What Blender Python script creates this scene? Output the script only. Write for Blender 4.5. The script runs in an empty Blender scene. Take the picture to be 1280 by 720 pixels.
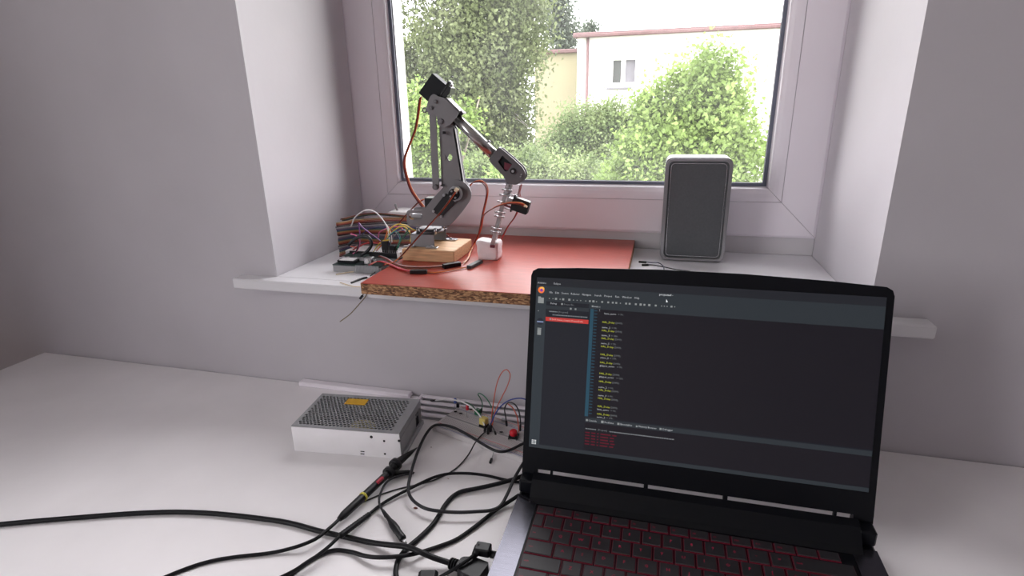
import bpy, math, random
import numpy as np
from mathutils import Vector, Matrix

random.seed(7); rng = np.random.default_rng(7)
SC = bpy.context.scene
COL = SC.collection

# ------------------------------------------------------------------ camera
CAMZ = 1.22
FPX = 700.0
PITCH, YAW, ROLL = (math.radians(a) for a in (17.92, 15.0, 1.08))
cp, sp, cy, sy, cr, sr = (math.cos(PITCH), math.sin(PITCH), math.cos(YAW), math.sin(YAW), math.cos(ROLL), math.sin(ROLL))
FW = Vector((-sy * cp, cy * cp, -sp)); _rt = Vector((cy, sy, 0)); _dn = FW.cross(_rt)
RT = cr * _rt + sr * _dn; DN = -sr * _rt + cr * _dn
cam_data = bpy.data.cameras.new('camera'); cam = bpy.data.objects.new('camera', cam_data); COL.objects.link(cam)
cam_data.sensor_width = 36.0; cam_data.lens = FPX / 1280.0 * 36.0; cam_data.clip_start = 0.01; cam_data.clip_end = 500
cam.matrix_world = Matrix(((RT.x, -DN.x, -FW.x, 0), (RT.y, -DN.y, -FW.y, 0), (RT.z, -DN.z, -FW.z, CAMZ), (0, 0, 0, 1)))
SC.camera = cam

# ------------------------------------------------------------------ sky, exposure
world = bpy.data.worlds.new('overcast_sky'); SC.world = world; world.use_nodes = True
bg = world.node_tree.nodes['Background']; bg.inputs[0].default_value = (1.0, 0.965, 1.0, 1); bg.inputs[1].default_value = 9.0
SC.view_settings.view_transform = 'Standard'; SC.view_settings.look = 'None'
SC.view_settings.exposure = 0.25; SC.view_settings.gamma = 1.0; SC.view_settings.use_curve_mapping = False
SC.cycles.use_denoising = True
SC.cycles.max_bounces = 10; SC.cycles.diffuse_bounces = 6; SC.cycles.transparent_max_bounces = 24
SC.cycles.sample_clamp_indirect = 6.0; SC.cycles.caustics_reflective = False; SC.cycles.caustics_refractive = False
def portal(loc, rot, sx, sy_):                      # guides sky sampling through a window opening, gives off nothing itself
    l = bpy.data.lights.new('window_portal', 'AREA'); l.shape = 'RECTANGLE'; l.size = sx; l.size_y = sy_
    l.cycles.is_portal = True
    o = bpy.data.objects.new('window_portal', l); COL.objects.link(o); o.location = loc; o.rotation_euler = rot
portal((-0.18, 1.30, 1.72), (math.radians(-90), 0, 0), 1.0, 1.5)
portal((-2.22, -1.2, 1.67), (math.radians(90), 0, math.radians(-90)), 1.35, 1.45)

# ------------------------------------------------------------------ metric frame of the place
ZD, ZS, ZT = 0.74, 0.9443, 0.9623         # desk top, window sill top, red board top
YW = 0.807                                # room face of the window wall
def _ray(x, y): return FW + RT * ((x - 640) / FPX) + DN * ((y - 360) / FPX)
C0 = Vector((0, 0, CAMZ))
def atY(x, y, Y): d = _ray(x, y); return C0 + d * (Y / d.y)
def atZ(x, y, Z): d = _ray(x, y); return C0 + d * ((Z - CAMZ) / d.z)
def atX(x, y, X): d = _ray(x, y); return C0 + d * (X / d.x)

# ------------------------------------------------------------------ materials
def mat(name, col, rough=0.5, metal=0.0, emit=None, estr=1.0, var=0.0, vscale=30.0, bump=0.0, bscale=200.0, stretch=None, spec=0.5, coat=0.0, alpha=None):
    m = bpy.data.materials.new(name); m.use_nodes = True
    nt = m.node_tree; b = nt.nodes['Principled BSDF']
    b.inputs['Base Color'].default_value = (*col, 1); b.inputs['Roughness'].default_value = rough; b.inputs['Metallic'].default_value = metal
    b.inputs['Specular IOR Level'].default_value = spec; b.inputs['Coat Weight'].default_value = coat
    if emit: b.inputs['Emission Color'].default_value = (*emit, 1); b.inputs['Emission Strength'].default_value = estr
    if var or bump:
        tc = nt.nodes.new('ShaderNodeTexCoord'); src = tc.outputs['Object']
        if stretch:
            mp = nt.nodes.new('ShaderNodeMapping'); mp.inputs['Scale'].default_value = stretch; nt.links.new(src, mp.inputs[0]); src = mp.outputs[0]
    if var:
        n = nt.nodes.new('ShaderNodeTexNoise'); n.inputs['Scale'].default_value = vscale; n.inputs['Detail'].default_value = 4; nt.links.new(src, n.inputs['Vector'])
        r = nt.nodes.new('ShaderNodeValToRGB'); e = r.color_ramp.elements
        e[0].position = 0.3; e[1].position = 0.7
        e[0].color = (*[max(0, c * (1 - var)) for c in col], 1); e[1].color = (*[min(1, c * (1 + var)) for c in col], 1)
        nt.links.new(n.outputs['Fac'], r.inputs[0]); nt.links.new(r.outputs[0], b.inputs['Base Color'])
    if bump:
        n = nt.nodes.new('ShaderNodeTexNoise'); n.inputs['Scale'].default_value = bscale; n.inputs['Detail'].default_value = 3; nt.links.new(src, n.inputs['Vector'])
        bu = nt.nodes.new('ShaderNodeBump'); bu.inputs['Strength'].default_value = bump; bu.inputs['Distance'].default_value = 0.002
        nt.links.new(n.outputs['Fac'], bu.inputs['Height']); nt.links.new(bu.outputs[0], b.inputs['Normal'])
    return m

M = {}
M['wall'] = mat('wall_paint', (0.56, 0.535, 0.57), 0.85, var=0.03, vscale=6, bump=0.08, bscale=90)
M['ceil'] = mat('ceiling_paint', (0.8, 0.79, 0.8), 0.9, bump=0.05)
M['floor'] = mat('floor_wood', (0.30, 0.19, 0.11), 0.45, var=0.25, vscale=6, stretch=(1, 12, 1))
M['pvc'] = mat('white_pvc', (0.88, 0.83, 0.89), 0.26, var=0.01, vscale=4)
M['pvc_shaded'] = mat('shaded_pvc_profile', (0.60, 0.58, 0.60), 0.4, var=0.02, vscale=8)  # darker copy of white PVC: shade of the set-back strip put into colour
M['gasket'] = mat('grey_rubber_gasket', (0.13, 0.14, 0.19), 0.6, var=0.05)
M['sill'] = mat('sill_laminate', (0.76, 0.75, 0.78), 0.32, var=0.02, vscale=10)
M['desk'] = mat('white_desk_laminate', (0.88, 0.85, 0.87), 0.36, var=0.03, vscale=9, bump=0.02, bscale=150)
M['deskleg'] = mat('desk_leg_metal', (0.6, 0.6, 0.62), 0.4, 0.5, var=0.03)
M['red'] = mat('red_laminate', (0.385, 0.056, 0.036), 0.32, var=0.14, vscale=26, stretch=(1, 9, 1), bump=0.05, bscale=260)
M['plate'] = mat('grey_painted_aluminium', (0.175, 0.167, 0.175), 0.5, 0.25, var=0.04, vscale=60)
M['plate_dark'] = mat('dark_grey_anodised', (0.11, 0.104, 0.112), 0.45, 0.25, var=0.05, vscale=60)
M['bracket'] = mat('zinc_bracket', (0.24, 0.245, 0.26), 0.42, 0.6, var=0.05, vscale=40)
M['steel'] = mat('bright_steel', (0.46, 0.46, 0.48), 0.28, 0.95, var=0.05, vscale=80)
M['tube'] = mat('satin_steel_tube', (0.40, 0.385, 0.38), 0.22, 0.9, var=0.05, vscale=40)
M['black'] = mat('black_plastic', (0.008, 0.008, 0.010), 0.42, spec=0.35, var=0.15, vscale=60)
M['blackmat'] = mat('matte_black_plastic', (0.006, 0.007, 0.010), 0.6, spec=0.25, var=0.1, vscale=60)
M['rubber'] = mat('black_cable_rubber', (0.007, 0.007, 0.009), 0.48, spec=0.22, var=0.1, vscale=70)
M['greyrubber'] = mat('dark_grey_cable_sleeve', (0.018, 0.018, 0.022), 0.42, spec=0.3, var=0.1, vscale=70)
M['wood'] = mat('pine_wood', (0.60, 0.36, 0.19), 0.6, var=0.22, vscale=18, stretch=(1.5, 14, 22), bump=0.1, bscale=90)
M['endgrain'] = mat('pine_end_grain', (0.62, 0.40, 0.24), 0.7, var=0.2, vscale=60, stretch=(10, 2, 10))
M['foam'] = mat('white_foam', (0.80, 0.74, 0.76), 0.95, var=0.06, vscale=50, bump=0.6, bscale=300)
M['redlabel'] = mat('dark_red_label', (0.13, 0.012, 0.03), 0.5, var=0.1)
WC = dict(brown=(0.13, 0.035, 0.02), red=(0.42, 0.03, 0.03), orange=(0.70, 0.20, 0.05), yellow=(0.72, 0.50, 0.07), green=(0.03, 0.16, 0.09),
          blue=(0.035, 0.06, 0.30), purple=(0.22, 0.08, 0.28), grey=(0.33, 0.33, 0.34), white=(0.75, 0.73, 0.74), black=(0.016, 0.016, 0.018),
          pink=(0.62, 0.13, 0.27), teal=(0.05, 0.24, 0.22), navy=(0.022, 0.026, 0.09), cream=(0.72, 0.60, 0.42), coral=(0.62, 0.15, 0.10))
for k, c in WC.items(): M['w_' + k] = mat(k + '_wire_insulation', c, 0.42, var=0.06, vscale=80)
M['silver'] = mat('silver_plastic', (0.33, 0.325, 0.34), 0.3, 0.55, var=0.03, vscale=30)
M['silver_line'] = mat('pale_silver_inlay', (0.62, 0.62, 0.65), 0.25, 0.8, var=0.03)
M['grille'] = mat('dark_grey_front', (0.085, 0.09, 0.097), 0.45, 0.1, var=0.08, vscale=300)
M['alu'] = mat('bare_aluminium', (0.95, 0.94, 0.96), 0.30, 0.35, var=0.03, vscale=30, bump=0.03, bscale=300)
M['psu'] = mat('galvanised_steel_cover', (0.42, 0.43, 0.44), 0.4, 0.55, var=0.06, vscale=50)
M['psuin'] = mat('dark_interior', (0.02, 0.02, 0.022), 0.8, var=0.2)
M['sticker'] = mat('yellow_sticker', (0.85, 0.48, 0.02), 0.5, var=0.03)
M['coil'] = mat('transformer_tape', (0.62, 0.55, 0.22), 0.55, var=0.1)
M['bb'] = mat('breadboard_plastic', (0.60, 0.57, 0.58), 0.5, var=0.02)
M['hole'] = mat('contact_hole', (0.12, 0.11, 0.12), 0.8, var=0.1)
M['lineR'] = mat('red_rail_print', (0.62, 0.20, 0.20), 0.6, var=0.05)
M['lineB'] = mat('blue_rail_print', (0.25, 0.27, 0.45), 0.6, var=0.05)
M['redcap'] = mat('red_button_cap', (0.62, 0.015, 0.03), 0.35, var=0.05)
M['ledR'] = mat('red_led_epoxy', (0.55, 0.02, 0.04), 0.2, var=0.05)
M['ledB'] = mat('blue_led_epoxy', (0.10, 0.16, 0.45), 0.2, var=0.05)
M['grn'] = mat('green_terminal_plastic', (0.03, 0.22, 0.09), 0.4, var=0.05)
M['yel'] = mat('yellow_module_plastic', (0.68, 0.55, 0.16), 0.5, var=0.08)
M['pcb'] = mat('dark_green_pcb', (0.012, 0.03, 0.028), 0.4, var=0.2, vscale=120)
M['pcbw'] = mat('white_board_plastic', (0.75, 0.73, 0.74), 0.5, var=0.02)
M['pyel'] = mat('yellow_marker_ring', (0.66, 0.60, 0.08), 0.5, var=0.05)
M['pred'] = mat('red_probe_switch', (0.50, 0.03, 0.06), 0.45, var=0.05)
M['lap'] = mat('laptop_black_plastic', (0.004, 0.0048, 0.0075), 0.42, spec=0.22, var=0.05, vscale=40)
M['deck'] = mat('brushed_dark_metal_deck', (0.075, 0.074, 0.09), 0.2, 0.85, var=0.08, vscale=25, stretch=(1, 30, 1))
M['key'] = mat('key_plastic', (0.030, 0.028, 0.033), 0.5, var=0.06, vscale=90)
M['keyglow'] = mat('red_key_backlight', (0.05, 0.0, 0.01), 0.6, emit=(0.50, 0.015, 0.06), estr=0.075)
M['legend'] = mat('lit_red_legend', (0.05, 0.0, 0.01), 0.6, emit=(0.62, 0.02, 0.08), estr=0.34)
def scr(name, c, s=1.0): M[name] = mat(name, (0.003, 0.003, 0.004), 0.12, emit=c, estr=s, spec=0.35)
scr('screen_base', (0.0105, 0.0115, 0.016)); scr('screen_panel', (0.022, 0.027, 0.032)); scr('screen_dock', (0.024, 0.031, 0.037)); scr('screen_tab', (0.014, 0.015, 0.019))
scr('screen_editor', (0.0085, 0.0075, 0.0105)); scr('screen_gutter', (0.016, 0.055, 0.085)); scr('screen_red', (0.42, 0.035, 0.03))
scr('text_white', (0.42, 0.43, 0.45)); scr('text_grey', (0.16, 0.17, 0.18)); scr('text_green', (0.40, 0.43, 0.03)); scr('text_red', (0.085, 0.006, 0.014)); scr('text_bright', (0.75, 0.76, 0.78))
scr('icon_orange', (0.75, 0.16, 0.04)); scr('icon_purple', (0.22, 0.04, 0.30)); scr('icon_yellow', (0.85, 0.42, 0.08)); scr('icon_white', (0.22, 0.23, 0.23)); scr('icon_blue', (0.16, 0.20, 0.32)); scr('icon_dark', (0.012, 0.013, 0.02)); scr('icon_pink', (0.75, 0.45, 0.42))

def chipboard():
    m = bpy.data.materials.new('raw_chipboard_core'); m.use_nodes = True; nt = m.node_tree; b = nt.nodes['Principled BSDF']; b.inputs['Roughness'].default_value = 0.85
    tc = nt.nodes.new('ShaderNodeTexCoord'); mp = nt.nodes.new('ShaderNodeMapping'); mp.inputs['Scale'].default_value = (190, 190, 560); nt.links.new(tc.outputs['Object'], mp.inputs[0])
    v = nt.nodes.new('ShaderNodeTexVoronoi'); v.inputs['Scale'].default_value = 1.0; nt.links.new(mp.outputs[0], v.inputs['Vector'])
    n = nt.nodes.new('ShaderNodeTexNoise'); n.inputs['Scale'].default_value = 0.9; n.inputs['Detail'].default_value = 3; nt.links.new(mp.outputs[0], n.inputs['Vector'])
    sep = nt.nodes.new('ShaderNodeSeparateColor'); nt.links.new(v.outputs['Color'], sep.inputs[0])
    mx = nt.nodes.new('ShaderNodeMath'); mx.operation = 'MULTIPLY_ADD'; mx.inputs[1].default_value = 0.6; nt.links.new(sep.outputs[0], mx.inputs[0])
    m2 = nt.nodes.new('ShaderNodeMath'); m2.operation = 'MULTIPLY'; m2.inputs[1].default_value = 0.4; nt.links.new(n.outputs['Fac'], m2.inputs[0]); nt.links.new(m2.outputs[0], mx.inputs[2])
    r = nt.nodes.new('ShaderNodeValToRGB'); e = r.color_ramp.elements; e[0].position = 0.15; e[0].color = (0.05, 0.02, 0.012, 1); e[1].position = 0.85; e[1].color = (0.62, 0.36, 0.18, 1)
    k = e.new(0.5); k.color = (0.27, 0.13, 0.065, 1)
    nt.links.new(mx.outputs[0], r.inputs[0]); nt.links.new(r.outputs[0], b.inputs['Base Color'])
    bu = nt.nodes.new('ShaderNodeBump'); bu.inputs['Strength'].default_value = 0.5; bu.inputs['Distance'].default_value = 0.001; nt.links.new(mx.outputs[0], bu.inputs['Height']); nt.links.new(bu.outputs[0], b.inputs['Normal'])
    return m
M['chip'] = chipboard()

def glass():
    m = bpy.data.materials.new('dusty_window_glass'); m.use_nodes = True; nt = m.node_tree
    nt.nodes.remove(nt.nodes['Principled BSDF']); out = nt.nodes['Material Output']
    tr = nt.nodes.new('ShaderNodeBsdfTransparent'); tr.inputs[0].default_value = (0.96, 0.97, 0.96, 1)
    gl = nt.nodes.new('ShaderNodeBsdfGlossy'); gl.inputs['Roughness'].default_value = 0.02
    tl = nt.nodes.new('ShaderNodeBsdfTranslucent'); tl.inputs[0].default_value = (0.95, 0.95, 0.95, 1)
    fr = nt.nodes.new('ShaderNodeFresnel'); fr.inputs[0].default_value = 1.15
    tc = nt.nodes.new('ShaderNodeTexCoord'); n = nt.nodes.new('ShaderNodeTexNoise'); n.inputs['Scale'].default_value = 7; n.inputs['Detail'].default_value = 6; nt.links.new(tc.outputs['Object'], n.inputs['Vector'])
    mr = nt.nodes.new('ShaderNodeMapRange'); mr.inputs[1].default_value = 0.35; mr.inputs[2].default_value = 0.75; mr.inputs[3].default_value = 0.008; mr.inputs[4].default_value = 0.024; nt.links.new(n.outputs['Fac'], mr.inputs[0])
    a = nt.nodes.new('ShaderNodeMixShader'); b = nt.nodes.new('ShaderNodeMixShader')
    nt.links.new(mr.outputs[0], a.inputs[0]); nt.links.new(tr.outputs[0], a.inputs[1]); nt.links.new(tl.outputs[0], a.inputs[2])
    nt.links.new(fr.outputs[0], b.inputs[0]); nt.links.new(a.outputs[0], b.inputs[1]); nt.links.new(gl.outputs[0], b.inputs[2]); nt.links.new(b.outputs[0], out.inputs[0])
    return m
M['glass'] = glass()

def leafmat(name, c1, c2, scale=1.2):
    m = bpy.data.materials.new(name); m.use_nodes = True; nt = m.node_tree; b = nt.nodes['Principled BSDF']; out = nt.nodes['Material Output']
    b.inputs['Roughness'].default_value = 0.55; b.inputs['Specular IOR Level'].default_value = 0.3
    tc = nt.nodes.new('ShaderNodeTexCoord'); n = nt.nodes.new('ShaderNodeTexNoise'); n.inputs['Scale'].default_value = scale; n.inputs['Detail'].default_value = 5; n.inputs['Roughness'].default_value = 0.7; nt.links.new(tc.outputs['Object'], n.inputs['Vector'])
    r = nt.nodes.new('ShaderNodeValToRGB'); e = r.color_ramp.elements; e[0].position = 0.35; e[1].position = 0.65; e[0].color = (*c1, 1); e[1].color = (*c2, 1)
    nt.links.new(n.outputs['Fac'], r.inputs[0]); nt.links.new(r.outputs[0], b.inputs['Base Color'])
    tl = nt.nodes.new('ShaderNodeBsdfTranslucent'); nt.links.new(r.outputs[0], tl.inputs[0]); mx = nt.nodes.new('ShaderNodeMixShader'); mx.inputs[0].default_value = 0.42
    nt.links.new(b.outputs[0], mx.inputs[1]); nt.links.new(tl.outputs[0], mx.inputs[2]); nt.links.new(mx.outputs[0], out.inputs[0])
    return m
M['leaf_grey'] = leafmat('grey_green_leaves', (0.052, 0.070, 0.028), (0.16, 0.19, 0.085), 1.6)
M['leaf_light'] = leafmat('fresh_green_leaves', (0.085, 0.135, 0.03), (0.21, 0.29, 0.085), 2.2)
M['leaf_mid'] = leafmat('mid_green_leaves', (0.062, 0.098, 0.036), (0.19, 0.24, 0.10), 2.0)
M['leaf_dark'] = leafmat('dark_conifer_needles', (0.045, 0.06, 0.045), (0.10, 0.12, 0.09), 2.0)
M['bark'] = mat('tree_bark', (0.12, 0.10, 0.08), 0.9, var=0.3, vscale=20, bump=0.5, bscale=30)
M['lawn'] = mat('garden_lawn', (0.10, 0.13, 0.05), 0.95, var=0.3, vscale=2)
M['render_w'] = mat('white_house_render', (0.62, 0.58, 0.57), 0.9, var=0.03, vscale=1)
M['render_y'] = mat('yellow_house_render', (0.19, 0.172, 0.11), 0.9, var=0.05, vscale=1)
M['fascia'] = mat('brown_red_fascia', (0.085, 0.042, 0.043), 0.7, var=0.15, vscale=6)
M['hglass'] = mat('house_window_pane', (0.035, 0.038, 0.036), 0.3, var=0.1, vscale=2)
M['curtain'] = mat('pale_net_curtain', (0.12, 0.115, 0.13), 0.8, var=0.05, vscale=5)
M['wframe'] = mat('house_window_frame', (0.85, 0.84, 0.84), 0.5, var=0.02)

# ------------------------------------------------------------------ mesh helpers
def tag(o, label=None, cat=None, group=None, kind=None):
    if label: o['label'] = label
    if cat: o['category'] = cat
    if group: o['group'] = group
    if kind: o['kind'] = kind
    return o
def thing(name, label, cat, loc=(0, 0, 0), group=None, rz=0.0):
    o = bpy.data.objects.new(name, None); COL.objects.link(o); o.location = loc; o.rotation_euler = (0, 0, rz); o.empty_display_size = 0.02
    return tag(o, label, cat, group)
def setparent(o, p):
    if p is None: return
    bpy.context.view_layer.update() if False else None
    o.parent = p
    o.matrix_parent_inverse = wm(p).inverted()
def wm(p):
    m = Matrix.LocRotScale(p.location, p.rotation_euler, p.scale)
    if p.parent: m = wm(p.parent) @ p.matrix_parent_inverse @ m
    return m

class MB:
    """collects shapes in world coordinates; build() links them as one mesh object"""
    def __init__(s): s.v = []; s.f = []; s.m = []; s.sm = []
    def add(s, vs, fs, mi=0, smooth=False):
        b = len(s.v); s.v += [tuple(v) for v in vs]
        for f in fs: s.f.append(tuple(i + b for i in f)); s.m.append(mi); s.sm.append(smooth)
        return s
    def box(s, lo, hi, mi=0, bev=0.0):
        x0, y0, z0 = lo; x1, y1, z1 = hi
        return s.obox(((x0 + x1) / 2, (y0 + y1) / 2, (z0 + z1) / 2), (1, 0, 0), (0, 1, 0), (0, 0, 1), (x1 - x0) / 2, (y1 - y0) / 2, (z1 - z0) / 2, mi, bev)
    def obox(s, c, ax, ay, az, hx, hy, hz, mi=0, bev=0.0):
        c, ax, ay, az = Vector(c), Vector(ax).normalized(), Vector(ay).normalized(), Vector(az).normalized()
        b = min(bev, hx * 0.9, hy * 0.9, hz * 0.9)
        if b <= 0:
            vs = [c + ax * (i * hx) + ay * (j * hy) + az * (k * hz) for k in (-1, 1) for j in (-1, 1) for i in (-1, 1)]
            return s.add(vs, [(0, 2, 3, 1), (4, 5, 7, 6), (0, 1, 5, 4), (2, 6, 7, 3), (0, 4, 6, 2), (1, 3, 7, 5)], mi)
        # bevelled box: 3 verts per corner
        vs = []; idx = {}
        for k in (-1, 1):
            for j in (-1, 1):
                for i in (-1, 1):
                    for a in range(3):
                        hh = [hx - b, hy - b, hz - b]; hh[a] += b
                        idx[(i, j, k, a)] = len(vs); vs.append(c + ax * (i * hh[0]) + ay * (j * hh[1]) + az * (k * hh[2]))
        fs = []
        for a in range(3):
            o = [x for x in range(3) if x != a]
            for sg in (-1, 1):
                q = []
                for (p, r) in ((-1, -1), (1, -1), (1, 1), (-1, 1)):
                    t = [0, 0, 0]; t[a] = sg; t[o[0]] = p; t[o[1]] = r; q.append(idx[(*t, a)])
                fs.append(tuple(q))
        for a in range(3):                                            # edges parallel to axis a
            o = [x for x in range(3) if x != a]
            for p in (-1, 1):
                for r in (-1, 1):
                    q = []
                    for (sg, w) in ((-1, o[0]), (1, o[0]), (1, o[1]), (-1, o[1])):
                        t = [0, 0, 0]; t[a] = sg; t[o[0]] = p; t[o[1]] = r; q.append(idx[(*t, w)])
                    fs.append(tuple(q))
        for k in (-1, 1):
            for j in (-1, 1):
                for i in (-1, 1): fs.append((idx[(i, j, k, 0)], idx[(i, j, k, 1)], idx[(i, j, k, 2)]))
        return s.add(vs, fs, mi)
    def prism(s, poly, depth, mi=0, holes=None):
        """poly: 3D points of one flat face (Vector list); depth: extrusion vector"""
        d = Vector(depth); n = len(poly)
        if not holes:
            vs = [Vector(p) for p in poly] + [Vector(p) + d for p in poly]
            fs = [tuple(range(n)), tuple(range(2 * n - 1, n - 1, -1))] + [(i, i + n, (i + 1) % n + n, (i + 1) % n) for i in range(n)]
            return s.add(vs, fs, mi)
        from mathutils.geometry import tessellate_polygon
        loops = [[Vector(p) for p in poly]] + [[Vector(p) for p in h] for h in holes]
        tris = tessellate_polygon(loops); flat = [p for l in loops for p in l]; N = len(flat)
        vs = flat + [p + d for p in flat]; fs = [tuple(t) for t in tris] + [tuple(i + N for i in reversed(t)) for t in tris]
        o = 0
        for l in loops:
            k = len(l); fs += [(o + i, o + i + N, o + (i + 1) % k + N, o + (i + 1) % k) for i in range(k)]; o += k
        return s.add(vs, fs, mi)
    def tube(s, pts, r, seg=8, mi=0, cap=True):
        pts = [Vector(p) for p in pts]; n = len(pts); rs = r if isinstance(r, (list, tuple)) else [r] * n
        t0 = (pts[1] - pts[0]).normalized(); up = Vector((0, 0, 1)) if abs(t0.z) < 0.9 else Vector((1, 0, 0)); a = t0.cross(up).normalized()
        vs = []
        for i in range(n):
            t = (pts[min(i + 1, n - 1)] - pts[max(i - 1, 0)])
            t = t.normalized() if t.length > 1e-9 else t0
            a = (a - t * a.dot(t)); a = a.normalized() if a.length > 1e-6 else t.orthogonal().normalized()
            b = t.cross(a)
            for k in range(seg):
                w = 2 * math.pi * k / seg; vs.append(pts[i] + a * (rs[i] * math.cos(w)) + b * (rs[i] * math.sin(w)))
        fs = [(i * seg + k, i * seg + (k + 1) % seg, (i + 1) * seg + (k + 1) % seg, (i + 1) * seg + k) for i in range(n - 1) for k in range(seg)]
        s.add(vs, fs, mi, True)
        if cap:
            m = len(s.v) - len(vs)
            s.f.append(tuple(m + k for k in reversed(range(seg)))); s.m.append(mi); s.sm.append(False)
            s.f.append(tuple(m + (n - 1) * seg + k for k in range(seg))); s.m.append(mi); s.sm.append(False)
        return s
    def cyl(s, p, q, r, seg=16, mi=0): return s.tube([p, q], r, seg, mi)
    def ball(s, c, r, mi=0, n=8, sq=(1, 1, 1)):
        c = Vector(c); vs = []; fs = []
        for i in range(n + 1):
            th = math.pi * i / n
            for k in range(2 * n):
                w = math.pi * k / n; vs.append(c + Vector((r * sq[0] * math.sin(th) * math.cos(w), r * sq[1] * math.sin(th) * math.sin(w), r * sq[2] * math.cos(th))))
        for i in range(n):
            for k in range(2 * n): fs.append((i * 2 * n + k, (i + 1) * 2 * n + k, (i + 1) * 2 * n + (k + 1) % (2 * n), i * 2 * n + (k + 1) % (2 * n)))
        return s.add(vs, fs, mi, True)
    def build(s, name, mats, parent=None, label=None, cat=None, group=None, kind=None):
        me = bpy.data.meshes.new(name); me.from_pydata(s.v, [], s.f); me.validate(clean_customdata=False)
        if not isinstance(mats, (list, tuple)): mats = [mats]
        for m in mats: me.materials.append(M[m] if isinstance(m, str) else m)
        if len(me.polygons) == len(s.m):
            me.polygons.foreach_set('material_index', s.m); me.polygons.foreach_set('use_smooth', s.sm)
        import bmesh
        bm = bmesh.new(); bm.from_mesh(me); bmesh.ops.recalc_face_normals(bm, faces=bm.faces); bm.to_mesh(me); bm.free()
        o = bpy.data.objects.new(name, me); COL.objects.link(o); setparent(o, parent)
        return tag(o, label, cat, group, kind)

def spline(pts, n=8):
    P = [Vector(p) for p in pts]; P = [P[0] * 2 - P[1]] + P + [P[-1] * 2 - P[-2]]; out = []
    for i in range(1, len(P) - 2):
        a, b, c, d = P[i - 1:i + 3]
        for k in range(n):
            t = k / n; out.append(0.5 * ((2 * b) + (c - a) * t + (2 * a - 5 * b + 4 * c - d) * t * t + (3 * b - a - 3 * c + d) * t ** 3))
    out.append(P[-2]); return out
def rnd_poly(pts, r, n=4):
    """rounds the corners of a polygon of 3D points"""
    out = []; P = [Vector(p) for p in pts]; k = len(P)
    for i in range(k):
        a, b, c = P[i - 1], P[i], P[(i + 1) % k]; u = (a - b); w = (c - b); rr = min(r, u.length * 0.45, w.length * 0.45)
        p, q = b + u.normalized() * rr, b + w.normalized() * rr
        for j in range(n + 1): t = j / n; out.append(p * (1 - t) ** 2 + b * 2 * t * (1 - t) + q * t * t)
    return out
def disc(c, r, ax=(1, 0, 0), ay=(0, 0, 1), n=20):
    c, ax, ay = Vector(c), Vector(ax), Vector(ay); return [c + ax * (r * math.cos(2 * math.pi * i / n)) + ay * (r * math.sin(2 * math.pi * i / n)) for i in range(n)]

_fonts = {}
def text_geo(txt, size):
    key = (txt, size)
    if key not in _fonts:
        c = bpy.data.curves.new('t', 'FONT'); c.body = txt; c.size = size; c.resolution_u = 1; o = bpy.data.objects.new('t', c); COL.objects.link(o)
        dg = bpy.context.evaluated_depsgraph_get(); me = bpy.data.meshes.new_from_object(o.evaluated_get(dg))
        _fonts[key] = ([v.co.copy() for v in me.vertices], [tuple(p.vertices) for p in me.polygons])
        bpy.data.objects.remove(o); bpy.data.curves.remove(c); bpy.data.meshes.remove(me)
    return _fonts[key]
def put_text(mb, txt, size, org, u, v, mi=0, sx=1.0):
    vs, fs = text_geo(txt, size); org, u, v = Vector(org), Vector(u), Vector(v)
    return mb.add([org + u * (p.x * sx) + v * p.y for p in vs], fs, mi)

# ================================================================== THE ROOM
X0, X1, YB, ZC = -2.1, 2.3, -2.6, 2.6
OPX0, OPX1, OPZ1 = -0.643, 0.282, 2.46     # window opening
def structure(mb, name, m, parent=None): return mb.build(name, m, parent, kind='structure' if parent is None else None)
structure(MB().box((X0 - .1, YB - .1, -.1), (X1 + .1, YW + .45, 0)), 'floor', 'floor')
structure(MB().box((X0 - .1, YB - .1, ZC), (X1 + .1, YW + .45, ZC + .15)), 'ceiling', 'ceil')
structure(MB().box((X1, YB, 0), (X1 + .1, YW, ZC)), 'wall_right', 'wall')
YO = 1.25
w = MB()
w.box((X0 - .1, YW, 0), (X1 + .1, YO, ZS - .018)); w.box((X0 - .1, YW, ZS - .018), (OPX0, YO, ZC)); w.box((OPX1, YW, ZS - .018), (X1 + .1, YO, ZC)); w.box((OPX0, YW, OPZ1), (OPX1, YO, ZC))
structure(w, 'wall_back', 'wall')
structure(MB().box((X0 - .1, YB - .1, 0), (X1 + .1, YB, ZC)), 'wall_front', 'wall')
w = MB()                                      # side wall of the room, out of view; window added as fill light
QY0, QY1, QZ0, QZ1 = -1.88, -.52, .95, 2.4
w.box((X0 - .1, YB, 0), (X0, YW, QZ0)); w.box((X0 - .1, YB, QZ1), (X0, YW, ZC)); w.box((X0 - .1, YB, QZ0), (X0, QY0, QZ1)); w.box((X0 - .1, QY1, QZ0), (X0, YW, QZ1))
structure(w, 'wall_left', 'wall')
fill_win = tag(bpy.data.objects.new('added_fill_window', None), kind='structure'); COL.objects.link(fill_win); fill_win.location = (X0, (QY0 + QY1) / 2, QZ0)
m_ = MB(); t_ = .07; qm = (QY0 + QY1) / 2
for (a, b) in (((QY0, QZ0), (QY1, QZ0 + t_)), ((QY0, QZ1 - t_), (QY1, QZ1)), ((QY0, QZ0 + t_), (QY0 + t_, QZ1 - t_)), ((QY1 - t_, QZ0 + t_), (QY1, QZ1 - t_)), ((qm - .03, QZ0 + t_), (qm + .03, QZ1 - t_))):
    m_.box((X0 - .08, a[0], a[1]), (X0 - .02, b[0], b[1]))
m_.build('window_frame', 'pvc', fill_win)
for ya, yb in ((QY0 + t_, qm - .03), (qm + .03, QY1 - t_)): MB().box((X0 - .055, ya, QZ0 + t_), (X0 - .05, yb, QZ1 - t_)).build('pane', 'glass', fill_win)

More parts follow.
